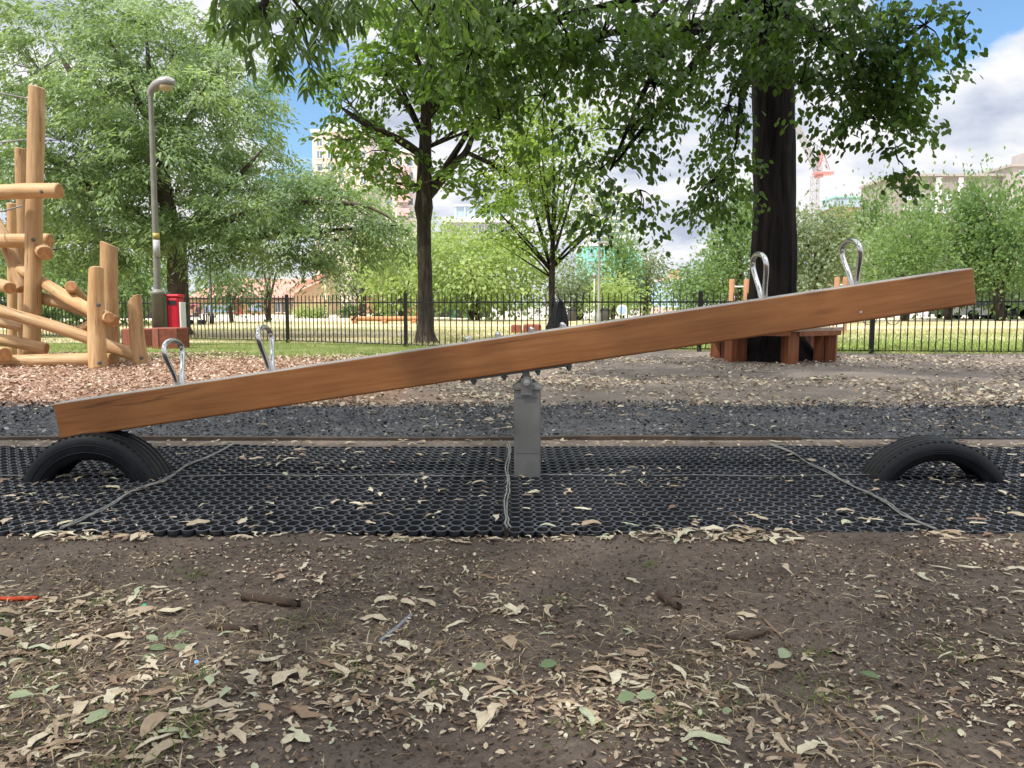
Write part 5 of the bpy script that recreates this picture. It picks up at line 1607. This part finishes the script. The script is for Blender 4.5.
zt, zt2, zb2 = P(600, 246, Y).z, P(600, 250, Y).z, P(600, 264, Y).z
mb.prism([(xl, 0), (xr, 0), (xr, zb2), (P(634, 300, Y).x, zt2), (xl, zt)], Y, Y + 18)
add_child(mb, 'wall', M['turquoise'], b)
mb = MB(); bbox(mb, 582, 630, 243.8, 246, Y - .4, 19); add_child(mb, 'roof', M['white_render'], b)
windows(b, 586, 612, 250, 268, Y, 3, 2, .7, .6, 'turquoise', 'sky_glass', seed=4)
Y = 140
b = building('blue_building', 'small pale blue building with a flat roof and brick stack', 668, Y)
mb = MB(); bbox(mb, 660, 682, 281, 320, Y, 10, 0, 0); add_child(mb, 'wall', M['blue_wall'], b)
mb = MB(); bbox(mb, 659, 683, 277.5, 281, Y - .4, 11); add_child(mb, 'roof', M['hoard_pink'], b)
mb = MB(); bbox(mb, 672, 680, 270, 277.5, Y + 2, 3); add_child(mb, 'chimney', M['orange_brick'], b)
windows(b, 662, 678, 284, 294, Y, 2, 1, .6, .6, 'white_render', seed=5)
Y = 160
b = building('brick_block', 'long flat roofed brown brick block above the right hand trees', 960, Y)
mb = MB(); bbox(mb, 891, 1004, 176, 320, Y, 16, 0, 0); add_child(mb, 'wall', M['brown_brick'], b)
mb = MB(); bbox(mb, 1004.2, 1075, 166, 320, Y - 3, 19, 0, 0); add_child(mb, 'wall', M['brown_pale'], b)
mb = MB(); bbox(mb, 890, 1004, 173.5, 176, Y - .5, 17); bbox(mb, 1003, 1077, 163.8, 166, Y - 3.5, 20); bbox(mb, 1018, 1030, 152, 163.8, Y + 2, 5); add_child(mb, 'roof', M['brown_pale'], b)
mb = MB(); bbox(mb, 930, 936, 177, 214, Y - .2, 1); bbox(mb, 952, 957, 177, 214, Y - .2, 1); add_child(mb, 'panel', M['hoard_white'], b)
windows(b, 1008, 1040, 168, 178, Y - 3, 2, 1, .6, .6, seed=6)
windows(b, 896, 1000, 190, 216, Y, 8, 2, .5, .5, seed=7)
Y = 230
b = building('glass_block', 'small distant block with a pale turquoise glass top near the crane', 844, Y)
mb = MB(); bbox(mb, 831, 858, 207, 320, Y, 8, 0, 0); add_child(mb, 'wall', M['orange_brick'], b)
mb = MB(); bbox(mb, 830.5, 858.5, 197.5, 207, Y - .3, 9); add_child(mb, 'top_floor', M['sky_glass'], b)
mb = MB(); bbox(mb, 830, 859, 196.5, 197.6, Y - .6, 10); add_child(mb, 'roof', M['turquoise'], b)

# low red roofed building
Y = 82
b = building('low_building', 'single storey brick building with a salmon tiled roof and red door across the park', 270, Y)
def X(px): return P(px, 300, Y).x
def Zp(py): return P(512, py, Y).z
mb = MB(); bbox(mb, 186, 312, 298, 330, Y, 9, 0, 0); add_child(mb, 'wall', M['ochre_brick'], b)
mb = MB()
xl, xr = X(184), X(318)
mb.add([(xl, Y - .6, Zp(298)), (xr, Y - .6, Zp(298)), (xr - 1, Y + 5, Zp(277)), (xl + 3, Y + 5, Zp(277)), (xl, Y + 10.6, Zp(298)), (xr, Y + 10.6, Zp(298))], [(0, 1, 2, 3), (3, 2, 5, 4), (0, 3, 4), (1, 5, 2)])
add_child(mb, 'roof', M['roof_tile'], b)
mb = MB(); mb.box(((xl + xr) / 2, Y - .62, Zp(298) - .06), (xr - xl, .12, .2)); add_child(mb, 'gutter', M['dark'], b)
mb = MB(); mb.prism([(X(300), 0), (X(336), 0), (X(336), Zp(279)), (X(302), Zp(294))], Y - 3, Y + 2.0); add_child(mb, 'gable', M['ochre_brick'], b)
mb = MB(); mb.add([(X(296), Y - 3.6, Zp(295)), (X(340), Y - 3.6, Zp(274.5)), (X(340), Y + 8, Zp(266)), (X(318), Y + 8, Zp(270)), (X(296), Y - 3.6, Zp(292)), (X(334), Y - 3.6, Zp(272))], [(0, 1, 5, 4), (4, 5, 2, 3)]); add_child(mb, 'roof', M['roof_tile'], b)
mb = MB(); mb.box((X(236), Y - .04, Zp(307) ), (X(241) - X(231), .12, Zp(297.8) - Zp(317))); d_ = add_child(mb, 'door', M['door_red'], b)
mb = MB(); bbox(mb, 249, 261, 303, 311, Y - .08, .2); add_child(mb, 'notice_board', M['blue_wall'], b)
mb = MB(); bbox(mb, 251, 259, 304.5, 307, Y - .12, .1); add_child(mb, 'notice', M['white_render'], b)
windows(b, 274, 298, 300, 314, Y, 3, 1, .7, .8, 'white_render', seed=8)
Y = 95
b = building('brick_shed', 'small red brick house end with a pitched roof behind the bushes', 366, Y)
mb = MB(); mb.prism([(P(355, 300, Y).x, 0), (P(378, 300, Y).x, 0), (P(378, 300, Y).x, P(0, 299, Y).z), (P(366, 300, Y).x, P(0, 292, Y).z), (P(355, 300, Y).x, P(0, 299, Y).z)], Y, Y + 8); add_child(mb, 'wall', M['orange_brick'], b)
mb = MB()
for s0, s1 in ((354, 366.2), (379, 365.8)):
    mb.add([(P(s0, 300, Y).x, Y - .5, P(0, 299.8, Y).z), (P(s1, 300, Y).x, Y - .5, P(0, 291.4, Y).z), (P(s1, 300, Y).x, Y + 8.5, P(0, 291.4, Y).z), (P(s0, 300, Y).x, Y + 8.5, P(0, 299.8, Y).z)], [(0, 1, 2, 3)])
add_child(mb, 'roof', M['roof_tile'], b)

# ------------------------------------------------------------------ tower crane
Y = 240
cx0 = P(815, 200, Y)
crane = thing('tower_crane', 'red and white luffing tower crane in the distance right of the big dark trunk', 'crane', (cx0.x, Y, 0))
def lattice(mb, a, b, w, n, r):
    a, b = Vector(a), Vector(b); d = (b - a).normalized()
    s1 = d.cross(Vector((0, 1, 0))).normalized() * w / 2; s2 = d.cross(s1).normalized() * w / 2
    cs = [s1 + s2, s1 - s2, -s1 - s2, -s1 + s2]
    for c in cs: mb.bar(a + c, b + c, r)
    for k in range(n):
        p, q = a.lerp(b, k / n), a.lerp(b, (k + 1) / n)
        for i in range(4):
            c, e2 = cs[i], cs[(i + 1) % 4]
            mb.bar(p + c, q + e2, r * .6); mb.bar(p + e2, q + c, r * .6)
            mb.bar(q + c, q + e2, r * .6)
mb = MB(); lattice(mb, (cx0.x, Y, 0), P(815, 176, Y), 2.0, 18, .11); add_child(mb, 'mast', M['crane_white'], crane)
mb = MB(); lattice(mb, P(817, 171, Y), P(795, 122, Y), 1.4, 11, .12); add_child(mb, 'jib', M['crane_white'], crane)
mb = MB(); bbox(mb, 811, 829, 171.5, 174, Y - 1.5, 3); bbox(mb, 812.5, 818.5, 174, 177, Y - 1.2, 2.4); add_child(mb, 'slewing_deck', M['crane_red'], crane)
mb = MB(); bbox(mb, 814, 817.5, 166.5, 170, Y - 1.4, 2); add_child(mb, 'cab', M['crane_white'], crane)
mb = MB(); lattice(mb, P(818, 170, Y), P(823, 150, Y), .8, 5, .08); mb.bar(P(828, 170, Y), P(823, 150, Y), .1); mb.bar(P(821, 160, Y), P(827, 162, Y), .08); add_child(mb, 'a_frame', M['crane_red'], crane)
mb = MB(); mb.bar(P(823, 150, Y), P(800, 132, Y), .07); mb.bar(P(823, 150, Y), P(830, 170, Y), .07); add_child(mb, 'cable', M['galv_dark'], crane)

# ------------------------------------------------------------------ things across the park
# blocks, hoardings and walls
def lowwall(px0, px1, pyt, pyb, mat, label, name='hoarding', cat='hoarding', panels=6, grp=None, capm=None):
    g0, g1 = G(px0, pyb), G(px1, pyb)
    Yw = g0.y
    h = P(px0, pyt, Yw).z
    t = thing(name, label, cat, ((g0.x + g1.x) / 2, Yw, 0), 0, grp)
    w = (g1.x - g0.x) / panels
    for k in range(panels):
        mb = MB(); mb.box((g0.x + (k + .5) * w, Yw, h / 2 - .03), (w - .03, .06, h + .06))
        add_child(mb, 'panel', M[mat], t)
    for k in range(panels + 1):
        mb = MB(); mb.box((g0.x + k * w, Yw + .08, h / 2), (.06, .06, h))
        add_child(mb, 'post', M['galv'], t)
    return t
lowwall(508, 566, 306.5, 316.2, 'hoard_white', 'pale grey hoarding behind the red blocks and young stem', grp=None)
lowwall(572, 650, 305.5, 316.4, 'hoard_white', 'long white site hoarding right of the black bag')
lowwall(640, 700, 307, 316.6, 'hoard_pink', 'pinkish hoarding behind the beam left of the big trunk')
lowwall(845, 985, 306, 316.3, 'hoard_white', 'white boundary wall beyond the grass under the right hand trees')
lowwall(425, 505, 303, 317.2, 'dark', 'dark backdrop painted for the shade under the lime green tree', 'dark_panels', 'fence', 8)  # near-black panels painted in for the shade beneath the tree
lowwall(-30, 152, 302, 318.5, 'dark', 'dark boundary behind the climbing frame', 'dark_panels', 'fence', 12)  # panels in one even near-black colour
lowwall(405, 425, 305, 317.6, 'orange_brick', 'short brick wall left of the slim dark trunk', 'brick_wall', 'wall', 3)
def block(px0, px1, pyt, pyb, label):
    g0, g1 = G(px0, pyb), G(px1, pyb); h = P(px0, pyt, g0.y).z
    t = thing('block_seat', label, 'block seat', ((g0.x + g1.x) / 2, g0.y, 0), 0, 'red block seats')
    mb = MB(); mb.box(((g0.x + g1.x) / 2, g0.y + .3, h / 2 - .03), (g1.x - g0.x, .6, h + .06), None, 0, .04); add_child(mb, 'block', M['brickred'], t)
block(511, 521.5, 325, 333.5, 'left block of the red pair in the grass beyond the railings')
block(523.5, 541.5, 324.5, 333, 'longer right block of the red pair in the grass beyond the railings')
# long log seat
g0, g1 = G(351, 323.5), G(418, 323.5)
t = thing('log_seat', 'long low orange timber seat in front of the bushes', 'seat', ((g0.x + g1.x) / 2, g0.y, 0))
M['orange_log'] = simple('orange_log', (0.52, 0.24, 0.10), .7, 0, .2, 3, 0)
mb = MB(); mb.tube([(g0.x, g0.y, .24), ((g0.x + g1.x) / 2, g0.y, .22), (g1.x, g0.y, .24)], .12, 10); add_child(mb, 'seat', M['orange_log'], t)
for k in (.06, .5, .94):
    mb = MB(); mb.box((g0.x + (g1.x - g0.x) * k, g0.y, .06), (.22, .3, .22), None, 0, .02); add_child(mb, 'leg', M['orange_log'], t)
# leaning dark branch by it
mb = MB(); mb.tube([P(352, 320, g0.y - .4), P(358, 314, g0.y - .4), P(363, 311, g0.y - .4)], .05, 6); o = mb.build('branch', M['bark_mid']); tag(o, 'dark bent branch leaning on the left end of the timber seat', 'branch')
# posts with lamps in the park
def thin_post(px, pyt, pyb, r, mat, label, name='lamp_post', cat='lamp post', head='globe'):
    g = G(px, pyb); top = P(px, pyt, g.y)
    t = thing(name, label, cat, g)
    mb = MB(); mb.tube([(g.x, g.y, -.05), (g.x, g.y, .5), (g.x, g.y, .52), (g.x, g.y, top.z)], [r * 1.9, r * 1.9, r, r * .8], 10); add_child(mb, 'pole', M[mat], t)
    mb = MB()
    if head == 'globe':
        mb.lathe([(0, 0), (r * 2, .02), (r * 2.6, .12), (r * 2, .24), (0, .28)], (g.x, g.y, top.z), 10)
    else:
        mb.box((g.x + .25, g.y, top.z), (.7, .2, .1), None, 0, .03)
    add_child(mb, 'lamp_head', M['lamp_head'], t)
thin_post(212, 240, 324.5, .055, 'fence', 'thin black lamp post in front of the red roofed building')
thin_post(594, 278, 321, .05, 'white', 'slim white post with a small head right of the black bag')
thin_post(598.5, 243, 324, .06, 'lamp', 'taller grey pole just right of the slim white post', head='arm')
thin_post(326, 276, 318, .05, 'white', 'slender pale pole by the gable of the red roofed building')
thin_post(696, 282, 318, .05, 'lamp', 'thin grey pole behind the railings left of the wooden play posts')
# oval sign
g = G(622, 324)
t = thing('oval_sign', 'blue and white oval park sign on legs behind the railings', 'sign', g)
mb = MB(); c = P(622, 310, g.y)
mb.tube([c + Vector((0, -.03, 0)), c + Vector((0, .03, 0))], .26, 24, True, 0, False)
ob = add_child(mb, 'board', M['white'], t)
mb = MB(); mb.tube([c + Vector((0, -.045, 0)), c + Vector((0, -.032, 0))], .18, 24, True, 0, False); add_child(mb, 'emblem', M['blue_wall'], t)
for s_ in (-1, 1):
    mb = MB(); mb.box((g.x + s_ * .14, g.y + .05, c.z / 2), (.05, .05, c.z + .1)); add_child(mb, 'leg', M['white'], t)
# little dark bins
for (px, py, lab) in ((572, 321, 'small dark park bin right of the black bag'), (605, 321.5, 'small dark park bin left of the oval sign')):
    g = G(px, py); t = thing('park_bin', lab, 'bin', g, 0, 'dark bins in the park')
    mb = MB(); mb.lathe([(0, 0), (.24, 0), (.27, .55), (.27, .6)], g, 14); add_child(mb, 'body', M['galv_dark'], t)
    mb = MB(); mb.lathe([(.29, .6), (.29, .66), (.15, .74), (0, .75)], g, 14); add_child(mb, 'lid', M['dark'], t)
# utility cabinet, container
g = G(497, 318); t = thing('utility_cabinet', 'pale grey utility cabinet beside the dark trunk under the lime tree', 'cabinet', g)
mb = MB(); mb.box((g.x, g.y, .55), (.95, .5, 1.2), None, 0, .03); add_child(mb, 'body', M['hoard_white'], t)
mb = MB(); mb.box((g.x, g.y, 1.18), (1.02, .56, .07), None, 0, .01); add_child(mb, 'lid', M['grey_clad'], t)
mb = MB(); mb.box((g.x, g.y - .255, .6), (.02, .02, .95)); add_child(mb, 'door_gap', M['dark'], t)
g = G(460, 318); t = thing('play_hut', 'dark teal play hut in the shade under the lime green tree', 'hut', g)
mb = MB(); mb.prism([(g.x - .75, -.05), (g.x + .75, -.05), (g.x + .75, .75), (g.x, 1.15), (g.x - .75, .75)], g.y, g.y + 1.4); add_child(mb, 'wall', M['green_paint'], t)
mb = MB()
for s_ in (-1, 1):
    mb.add([(g.x + s_ * .95, g.y - .15, .68), (g.x, g.y - .15, 1.22), (g.x, g.y + 1.55, 1.22), (g.x + s_ * .95, g.y + 1.55, .68)], [(0, 1, 2, 3)])
add_child(mb, 'roof', M['dark'], t)
mb = MB(); mb.box((g.x - .1, g.y - .01, .35), (.4, .03, .7)); add_child(mb, 'door', M['dark'], t)

# wooden play posts with a bar (behind the seesaw, beyond the railings)
M['play_wood'] = simple('play_wood', (0.40, 0.20, 0.11), .7, 0, .2, 4, 0)
def play_gate(px0, px1, pyt, pyb, label, extra=True):
    g0, g1 = G(px0, pyb), G(px1, pyb); zt = P(px0, pyt, g0.y).z
    t = thing('pull_up_frame', label, 'exercise frame', ((g0.x + g1.x) / 2, g0.y, 0), 0, 'timber exercise frames')
    for g in (g0, g1):
        mb = MB(); mb.tube([(g.x, g.y, -.1), (g.x, g.y, zt - .03), (g.x, g.y, zt)], [.085, .085, .07], 12); add_child(mb, 'post', M['play_wood'], t)
    mb = MB(); mb.bar((g0.x, g0.y, zt * .86), (g1.x, g1.y, zt * .86), .025, 8); add_child(mb, 'bar', M['steel'], t)
    if extra:
        mb = MB(); mb.tube([(g0.x - .35, g0.y, -.1), (g0.x - .35, g0.y, zt * .45)], .08, 12); add_child(mb, 'low_post', M['play_wood'], t)
play_gate(730.5, 745, 279, 333, 'pale timber exercise frame with two posts and a bar left of the big trunk')
play_gate(835, 843.5, 277, 333, 'timber exercise frame seen behind the seesaw under the raised handle', False)
# small white sign post
g = G(838, 334); t = thing('sign_post', 'small white sign on a short post right of the tree seat', 'sign', g)
mb = MB(); mb.box((g.x, g.y, .25), (.05, .05, .6)); add_child(mb, 'post', M['white'], t)
mb = MB(); mb.box((g.x, g.y - .04, .42), (.26, .02, .42), None, 0, .008); add_child(mb, 'board', M['white'], t)

# bicycle leaning beyond the grass
def bicycle(px, py, label):
    g = G(px, py); t = thing('bicycle', label, 'bicycle', g)
    def q(x, z): return Vector((g.x + x, g.y, z))
    for x in (-.52, .52):
        mb = MB(); mb.tube([q(x + .33 * math.cos(2 * PI * k / 28), .34 + .33 * math.sin(2 * PI * k / 28)) for k in range(28)], .02, 6, closed=True)
        for k in range(8): mb.bar(q(x, .34), q(x + .32 * math.cos(PI * k / 4), .34 + .32 * math.sin(PI * k / 4)), .003)
        add_child(mb, 'wheel', M['dark'], t)
    mb = MB()
    for a, b_ in (((-.52, .34), (-.05, .32)), ((-.05, .32), (-.2, .82)), ((-.2, .75), (.38, .82)), ((-.05, .32), (.4, .72)), ((-.52, .34), (-.18, .75)), ((.52, .34), (.38, .92))):
        mb.bar(q(*a), q(*b_), .018, 6)
    add_child(mb, 'bike_frame', M['galv'], t)
    mb = MB(); mb.box(q(-.21, .87), (.24, .14, .05), None, 0, .02); add_child(mb, 'saddle', M['dark'], t)
    mb = MB(); mb.tube([q(.30, .98) + Vector((0, -.25, 0)), q(.38, .95), q(.30, .98) + Vector((0, .25, 0))], .015, 6); add_child(mb, 'handlebar', M['dark'], t)
bicycle(881, 325, 'dark bicycle standing on the far grass below the seesaw beam')

# parked cars
def car(px, py, col, label, scale=1.0):
    g = G(px, py); t = thing('parked_car', label, 'car', g, 0, 'cars parked beyond the park')
    L, Wd = 4.2 * scale, 1.75 * scale
    def pr(pts): return [(g.x + a * L, b * scale) for a, b in pts]
    mb = MB(); mb.prism(pr([(-.5, .28), (.5, .28), (.5, .62), (.46, .78), (.28, .86), (.14, 1.32), (.08, 1.40), (-.22, 1.42), (-.36, 1.30), (-.47, .92), (-.5, .80)]), g.y, g.y + Wd); add_child(mb, 'body', M[col], t)
    mb = MB(); mb.prism(pr([(.25, .88), (.13, 1.28), (-.03, 1.34), (-.03, .88)]), g.y - .015, g.y + Wd + .015); mb.prism(pr([(-.06, .88), (-.06, 1.34), (-.22, 1.34), (-.34, 1.24), (-.42, .90)]), g.y - .015, g.y + Wd + .015); add_child(mb, 'window', M['glass'], t)
    for x in (-.31, .31):
        for yy in (g.y - .02, g.y + Wd + .02):
            mb = MB(); mb.tube([(g.x + x * L, yy - .09, .31 * scale), (g.x + x * L, yy + .09, .31 * scale)], .31 * scale, 18, True, 0, False)
            w = add_child(mb, 'wheel', M['rubber'], t)
    mb = MB(); mb.box((g.x + .488 * L, g.y + .02, .68 * scale), (.08, .1, .13)); add_child(mb, 'headlight', M['white'], t)
    mb = MB(); mb.box((g.x - .493 * L, g.y + .02, .80 * scale), (.06, .1, .16)); add_child(mb, 'tail_light', M['red'], t)
M['car_silver'] = simple('car_silver', (0.55, 0.57, 0.60), .3, .3, .05, 2, 0)
M['car_dark'] = simple('car_dark', (0.06, 0.07, 0.09), .3, .2, .05, 2, 0)
car(993, 319.5, 'car_silver', 'silver parked car between the dark trunks near the right edge')
car(1022, 319.5, 'car_silver', 'pale car cut off by the right edge of the view')
car(972, 318.6, 'car_dark', 'dark parked car partly behind the left dark trunk')

# pushchair and the blue bench behind the left railings
g = G(195.5, 325); t = thing('pushchair', 'purple and pink pushchair on the grass beyond the railings right of the red bin', 'pushchair', g)
M['purple'] = simple('purple_cloth', (0.13, 0.05, 0.14), .8); M['pink'] = simple('pink_cloth', (0.55, 0.14, 0.26), .8)
def q(x, y, z): return Vector((g.x + x, g.y + y, z))
mb = MB()
for s_ in (-.22, .22):
    mb.bar(q(-.30, s_, .12), q(.16, s_, .62), .016, 6); mb.bar(q(.28, s_, .12), q(-.06, s_, .60), .016, 6); mb.bar(q(.10, s_, .55), q(.34, s_, .92), .016, 6)
mb.bar(q(.34, -.22, .92), q(.34, .22, .92), .018, 6)
add_child(mb, 'chassis', M['galv'], t)
mb = MB(); mb.prism([(g.x - .24, .36), (g.x + .10, .36), (g.x + .22, .80), (g.x + .15, .80), (g.x + .04, .46), (g.x - .24, .44)], g.y - .2, g.y + .2); add_child(mb, 'seat', M['purple'], t)
mb = MB()
vs, fs = [], []
for i in range(7):
    a = PI * (.05 + .62 * i / 6)
    for k, yy in enumerate((-.23, -.12, 0, .12, .23)):
        r = .30 - .05 * (yy / .23) ** 2
        vs.append(q(.06 - r * math.cos(a) * .9, yy, .66 + r * math.sin(a)))
for i in range(6):
    for k in range(4): fs.append((i * 5 + k, i * 5 + k + 1, (i + 1) * 5 + k + 1, (i + 1) * 5 + k))
mb.add(vs, fs, 0, True); add_child(mb, 'hood', M['pink'], t)
for (x, y) in ((-.30, -.22), (-.30, .22), (.28, -.22), (.28, .22)):
    mb = MB(); mb.tube([q(x, y - .02, .12), q(x, y + .02, .12)], .12, 16, True, 0, False); add_child(mb, 'wheel', M['dark'], t)
g = G(217, 322); t = thing('park_bench', 'small pale blue bench beside the thin black lamp post', 'bench', g)
mb = MB()
for k in range(3): mb.box((g.x, g.y + k * .14, .45), (1.6, .11, .04))
add_child(mb, 'seat', M['blue_wall'], t)
mb = MB()
for k in range(3): mb.box((g.x, g.y + .42 + k * .02, .58 + k * .13), (1.6, .03, .10))
add_child(mb, 'backrest', M['blue_wall'], t)
for s_ in (-.7, .7):
    for yy in (0, .4):
        mb = MB(); mb.box((g.x + s_, g.y + yy, .42 if yy else .21), (.06, .06, .86 if yy else .44)); add_child(mb, 'leg', M['dark'], t)

# ------------------------------------------------------------------ single things lying in front
def stick(pts, r, mat, label, name='stick', cat='stick', wob=.25):
    w = [G(px, py) for px, py in pts]
    for p in w: p.z = float(soil_z(np.array([p.x]), np.array([p.y]))[0]) + (r[0] if hasattr(r, '__len__') else r) * .8
    rr = r if hasattr(r, '__len__') else [r] * len(w)
    mb = MB(); out, rad = [], []
    for i in range(len(w) - 1):
        for k in range(5):
            out.append(w[i].lerp(w[i + 1], k / 5) + Vector((0, random.uniform(-1, 1) * rr[i] * .15, random.uniform(0, 1) * rr[i] * .15))); rad.append(rr[i] * (1 - k / 5) + rr[i + 1] * k / 5)
    out.append(w[-1]); rad.append(rr[-1])
    mb.tube(out, rad, 9, True, 0, True, wob)
    return tag(mb.build(name, M[mat]), label, cat)
M['orange_plastic'] = simple('orange_plastic', (0.50, 0.055, 0.012), .45, 0, .25, 30, .1)
M['grey_plastic'] = simple('grey_plastic', (0.22, 0.25, 0.29), .4, 0, .1, 20, 0)
M['blue_scrap'] = simple('blue_scrap', (0.16, 0.36, 0.75), .5); M['green_scrap'] = simple('green_scrap', (0.03, 0.36, 0.20), .5)
M['green_leaf'] = leaf_mat('fallen_green_leaf', (0.10, 0.17, 0.07), (0.32, 0.38, 0.24), .2, .5, 3)
stick([(243, 603), (268, 605), (299, 609)], [.011, .010, .012], 'stick', 'thick dark brown stick lying left of centre on the bare soil')
stick([(660, 597), (668, 603), (679, 611)], [.012, .012, .010], 'stick', 'stubby grey brown stick lying at an angle right of centre')
stick([(727, 640), (745, 638), (768, 634)], [.009, .008, .004], 'stick', 'dark low stick with a thin twig across its right end')
stick([(95, 644), (112, 641), (128, 637)], [.008, .009, .007], 'stick', 'short dark stick left of the leafy sprig')
stick([(205, 634), (230, 636), (257, 634)], [.006, .008, .011], 'stick', 'crumbly reddish stick right of the leafy sprig')
stick([(88, 620), (98, 616), (108, 613)], [.008, .008, .006], 'stick', 'short dark stub near the orange strip')
stick([(-10, 602), (12, 601), (38, 600)], [.006, .007, .0065], 'orange_plastic', 'bright orange strip at the left edge of the soil', 'plastic_strip', 'strip', .1)
stick([(380, 642), (396, 629), (411, 615)], [.0045, .0045, .0045], 'grey_plastic', 'pale grey plastic tube left of centre', 'plastic_tube', 'tube', .0)
stick([(824, 700), (850, 722), (890, 752)], [.004, .005, .003], 'twig', 'long pale twig lying diagonally at lower right', 'twig', 'twig')
stick([(762, 620), (775, 632), (790, 644)], [.003, .003, .002], 'twig', 'thin pale twig crossing the dark low stick', 'twig', 'twig')
stick([(590, 663), (614, 667), (616, 686)], [.003, .003, .002], 'twig', 'small hooked pale twig below the stubby stick', 'twig', 'twig')
stick([(706, 738), (704, 722), (712, 716), (728, 717)], [.002, .002, .002, .002], 'twig', 'thin curved pale stalk at the bottom right of centre', 'twig', 'twig')
# leafy sprig
sp0, sp1 = G(150, 646), G(213, 676)
sp = thing('leafy_sprig', 'green sprig with pale leaves and a long stalk at left', 'sprig', sp0)
mb = MB(); mb.tube([sp0 + Vector((0, 0, .012)), sp0.lerp(sp1, .5) + Vector((0, .005, .02)), sp1 + Vector((0, 0, .006))], [.0018, .002, .0022], 6); add_child(mb, 'stalk', M['twig'], sp)
LP, LT, LN, LL = [], [], [], []
for (px, py, dx, dy, L_) in ((158, 648, -.5, .3, .06), (163, 648, .4, .9, .07), (168, 653, -.8, -.3, .06), (172, 655, .8, .6, .05), (178, 655, .9, .25, .045), (182, 658, .8, -.1, .05), (158, 660, -.3, -.7, .06), (170, 642, .9, .5, .06)):
    p = G(px, py); LP.append(p + Vector((0, 0, .012))); LT.append((dx, dy, .15)); LN.append((0.2, -.3, 1)); LL.append(L_ * .75)
v, f, k = leaf_geo(np.array(LP), np.array(LT, float), np.array(LN, float), np.array(LL), np.full(len(LL), .6), LEAF_T, LEAF_F)
o = np_mesh('leaf', v, f, M['green_leaf'], None, np.repeat(rng.random(len(LL)), k)); o.parent = sp; o.matrix_parent_inverse = Matrix.Translation(-Vector(sp.location))
def one_leaf(px, py, a, L_, wd, label, mat='green_leaf', name='fallen_leaf', cat='leaf', tone=.6):
    p = G(px, py); p.z = float(soil_z(np.array([p.x]), np.array([p.y]))[0]) + .012
    t = np.array([[math.cos(a), math.sin(a), .12]]); nr = np.array([[.15, -.35, 1.0]])
    # a leaf blade with a fold along the rib and a curled edge
    T = np.array([[0, 0, 0], [-.22, .14, .07], [-.40, .38, .13], [-.34, .68, .11], [-.14, .90, .02], [0, 1, -.08], [.14, .90, .02], [.34, .68, .08], [.40, .38, .12], [.22, .14, .06], [0, .38, .0], [0, .68, .01]])
    F = np.array([[0, 9, 8, 10], [10, 8, 7, 11], [11, 7, 6, 5], [0, 10, 2, 1], [10, 11, 3, 2], [11, 5, 4, 3]])
    v, f, k = leaf_geo(np.array([p]), t, nr, np.array([L_ * .72]), np.array([wd]), T, F)
    o = np_mesh(name, v, f, M[mat], None, np.full(k, tone), True)
    return tag(o, label, cat)
one_leaf(474, 676, .3, .042, .9, 'small pale green leaf lying just left of the bottom centre')
one_leaf(540, 672, .2, .055, .8, 'mid green leaf lying right of the bottom centre', tone=.1)
one_leaf(780, 660, .8, .06, .9, 'grey green leaf below the thin crossing twig', tone=.9)
one_leaf(617, 707, .4, .06, .7, 'green leaf in a small cluster, left of its pair', tone=.3)
one_leaf(636, 702, .1, .06, .7, 'bluish green leaf in the small cluster, pointing right', tone=.7)
one_leaf(880, 680, 2.6, .06, .6, 'dark green leaf among pale litter at right', tone=.0)
one_leaf(8, 713, .1, .07, .5, 'long pale green leaf by the left edge near the bottom', tone=.9)
one_leaf(86, 740, 1.0, .07, .6, 'pale yellow green leaf at lower left among green sprouts', tone=1.0)
one_leaf(722, 712, .1, .03, .8, 'tiny bright green leaf at the tip of the thin curved stalk', tone=.6)
one_leaf(142, 614, .2, .018, 1.1, 'small emerald scrap between the short sticks', 'green_scrap', 'plastic_scrap', 'scrap')
one_leaf(195, 674, 1.2, .018, 1.0, 'small blue scrap under the leafy sprig', 'blue_scrap', 'plastic_scrap', 'scrap')
one_leaf(545, 503, .1, .055, .5, 'pale green leaf on the mat in front of the steel post', tone=.9)
one_leaf(583, 499, 2.9, .05, .7, 'olive green leaf on the front mat right of the post', tone=.2)
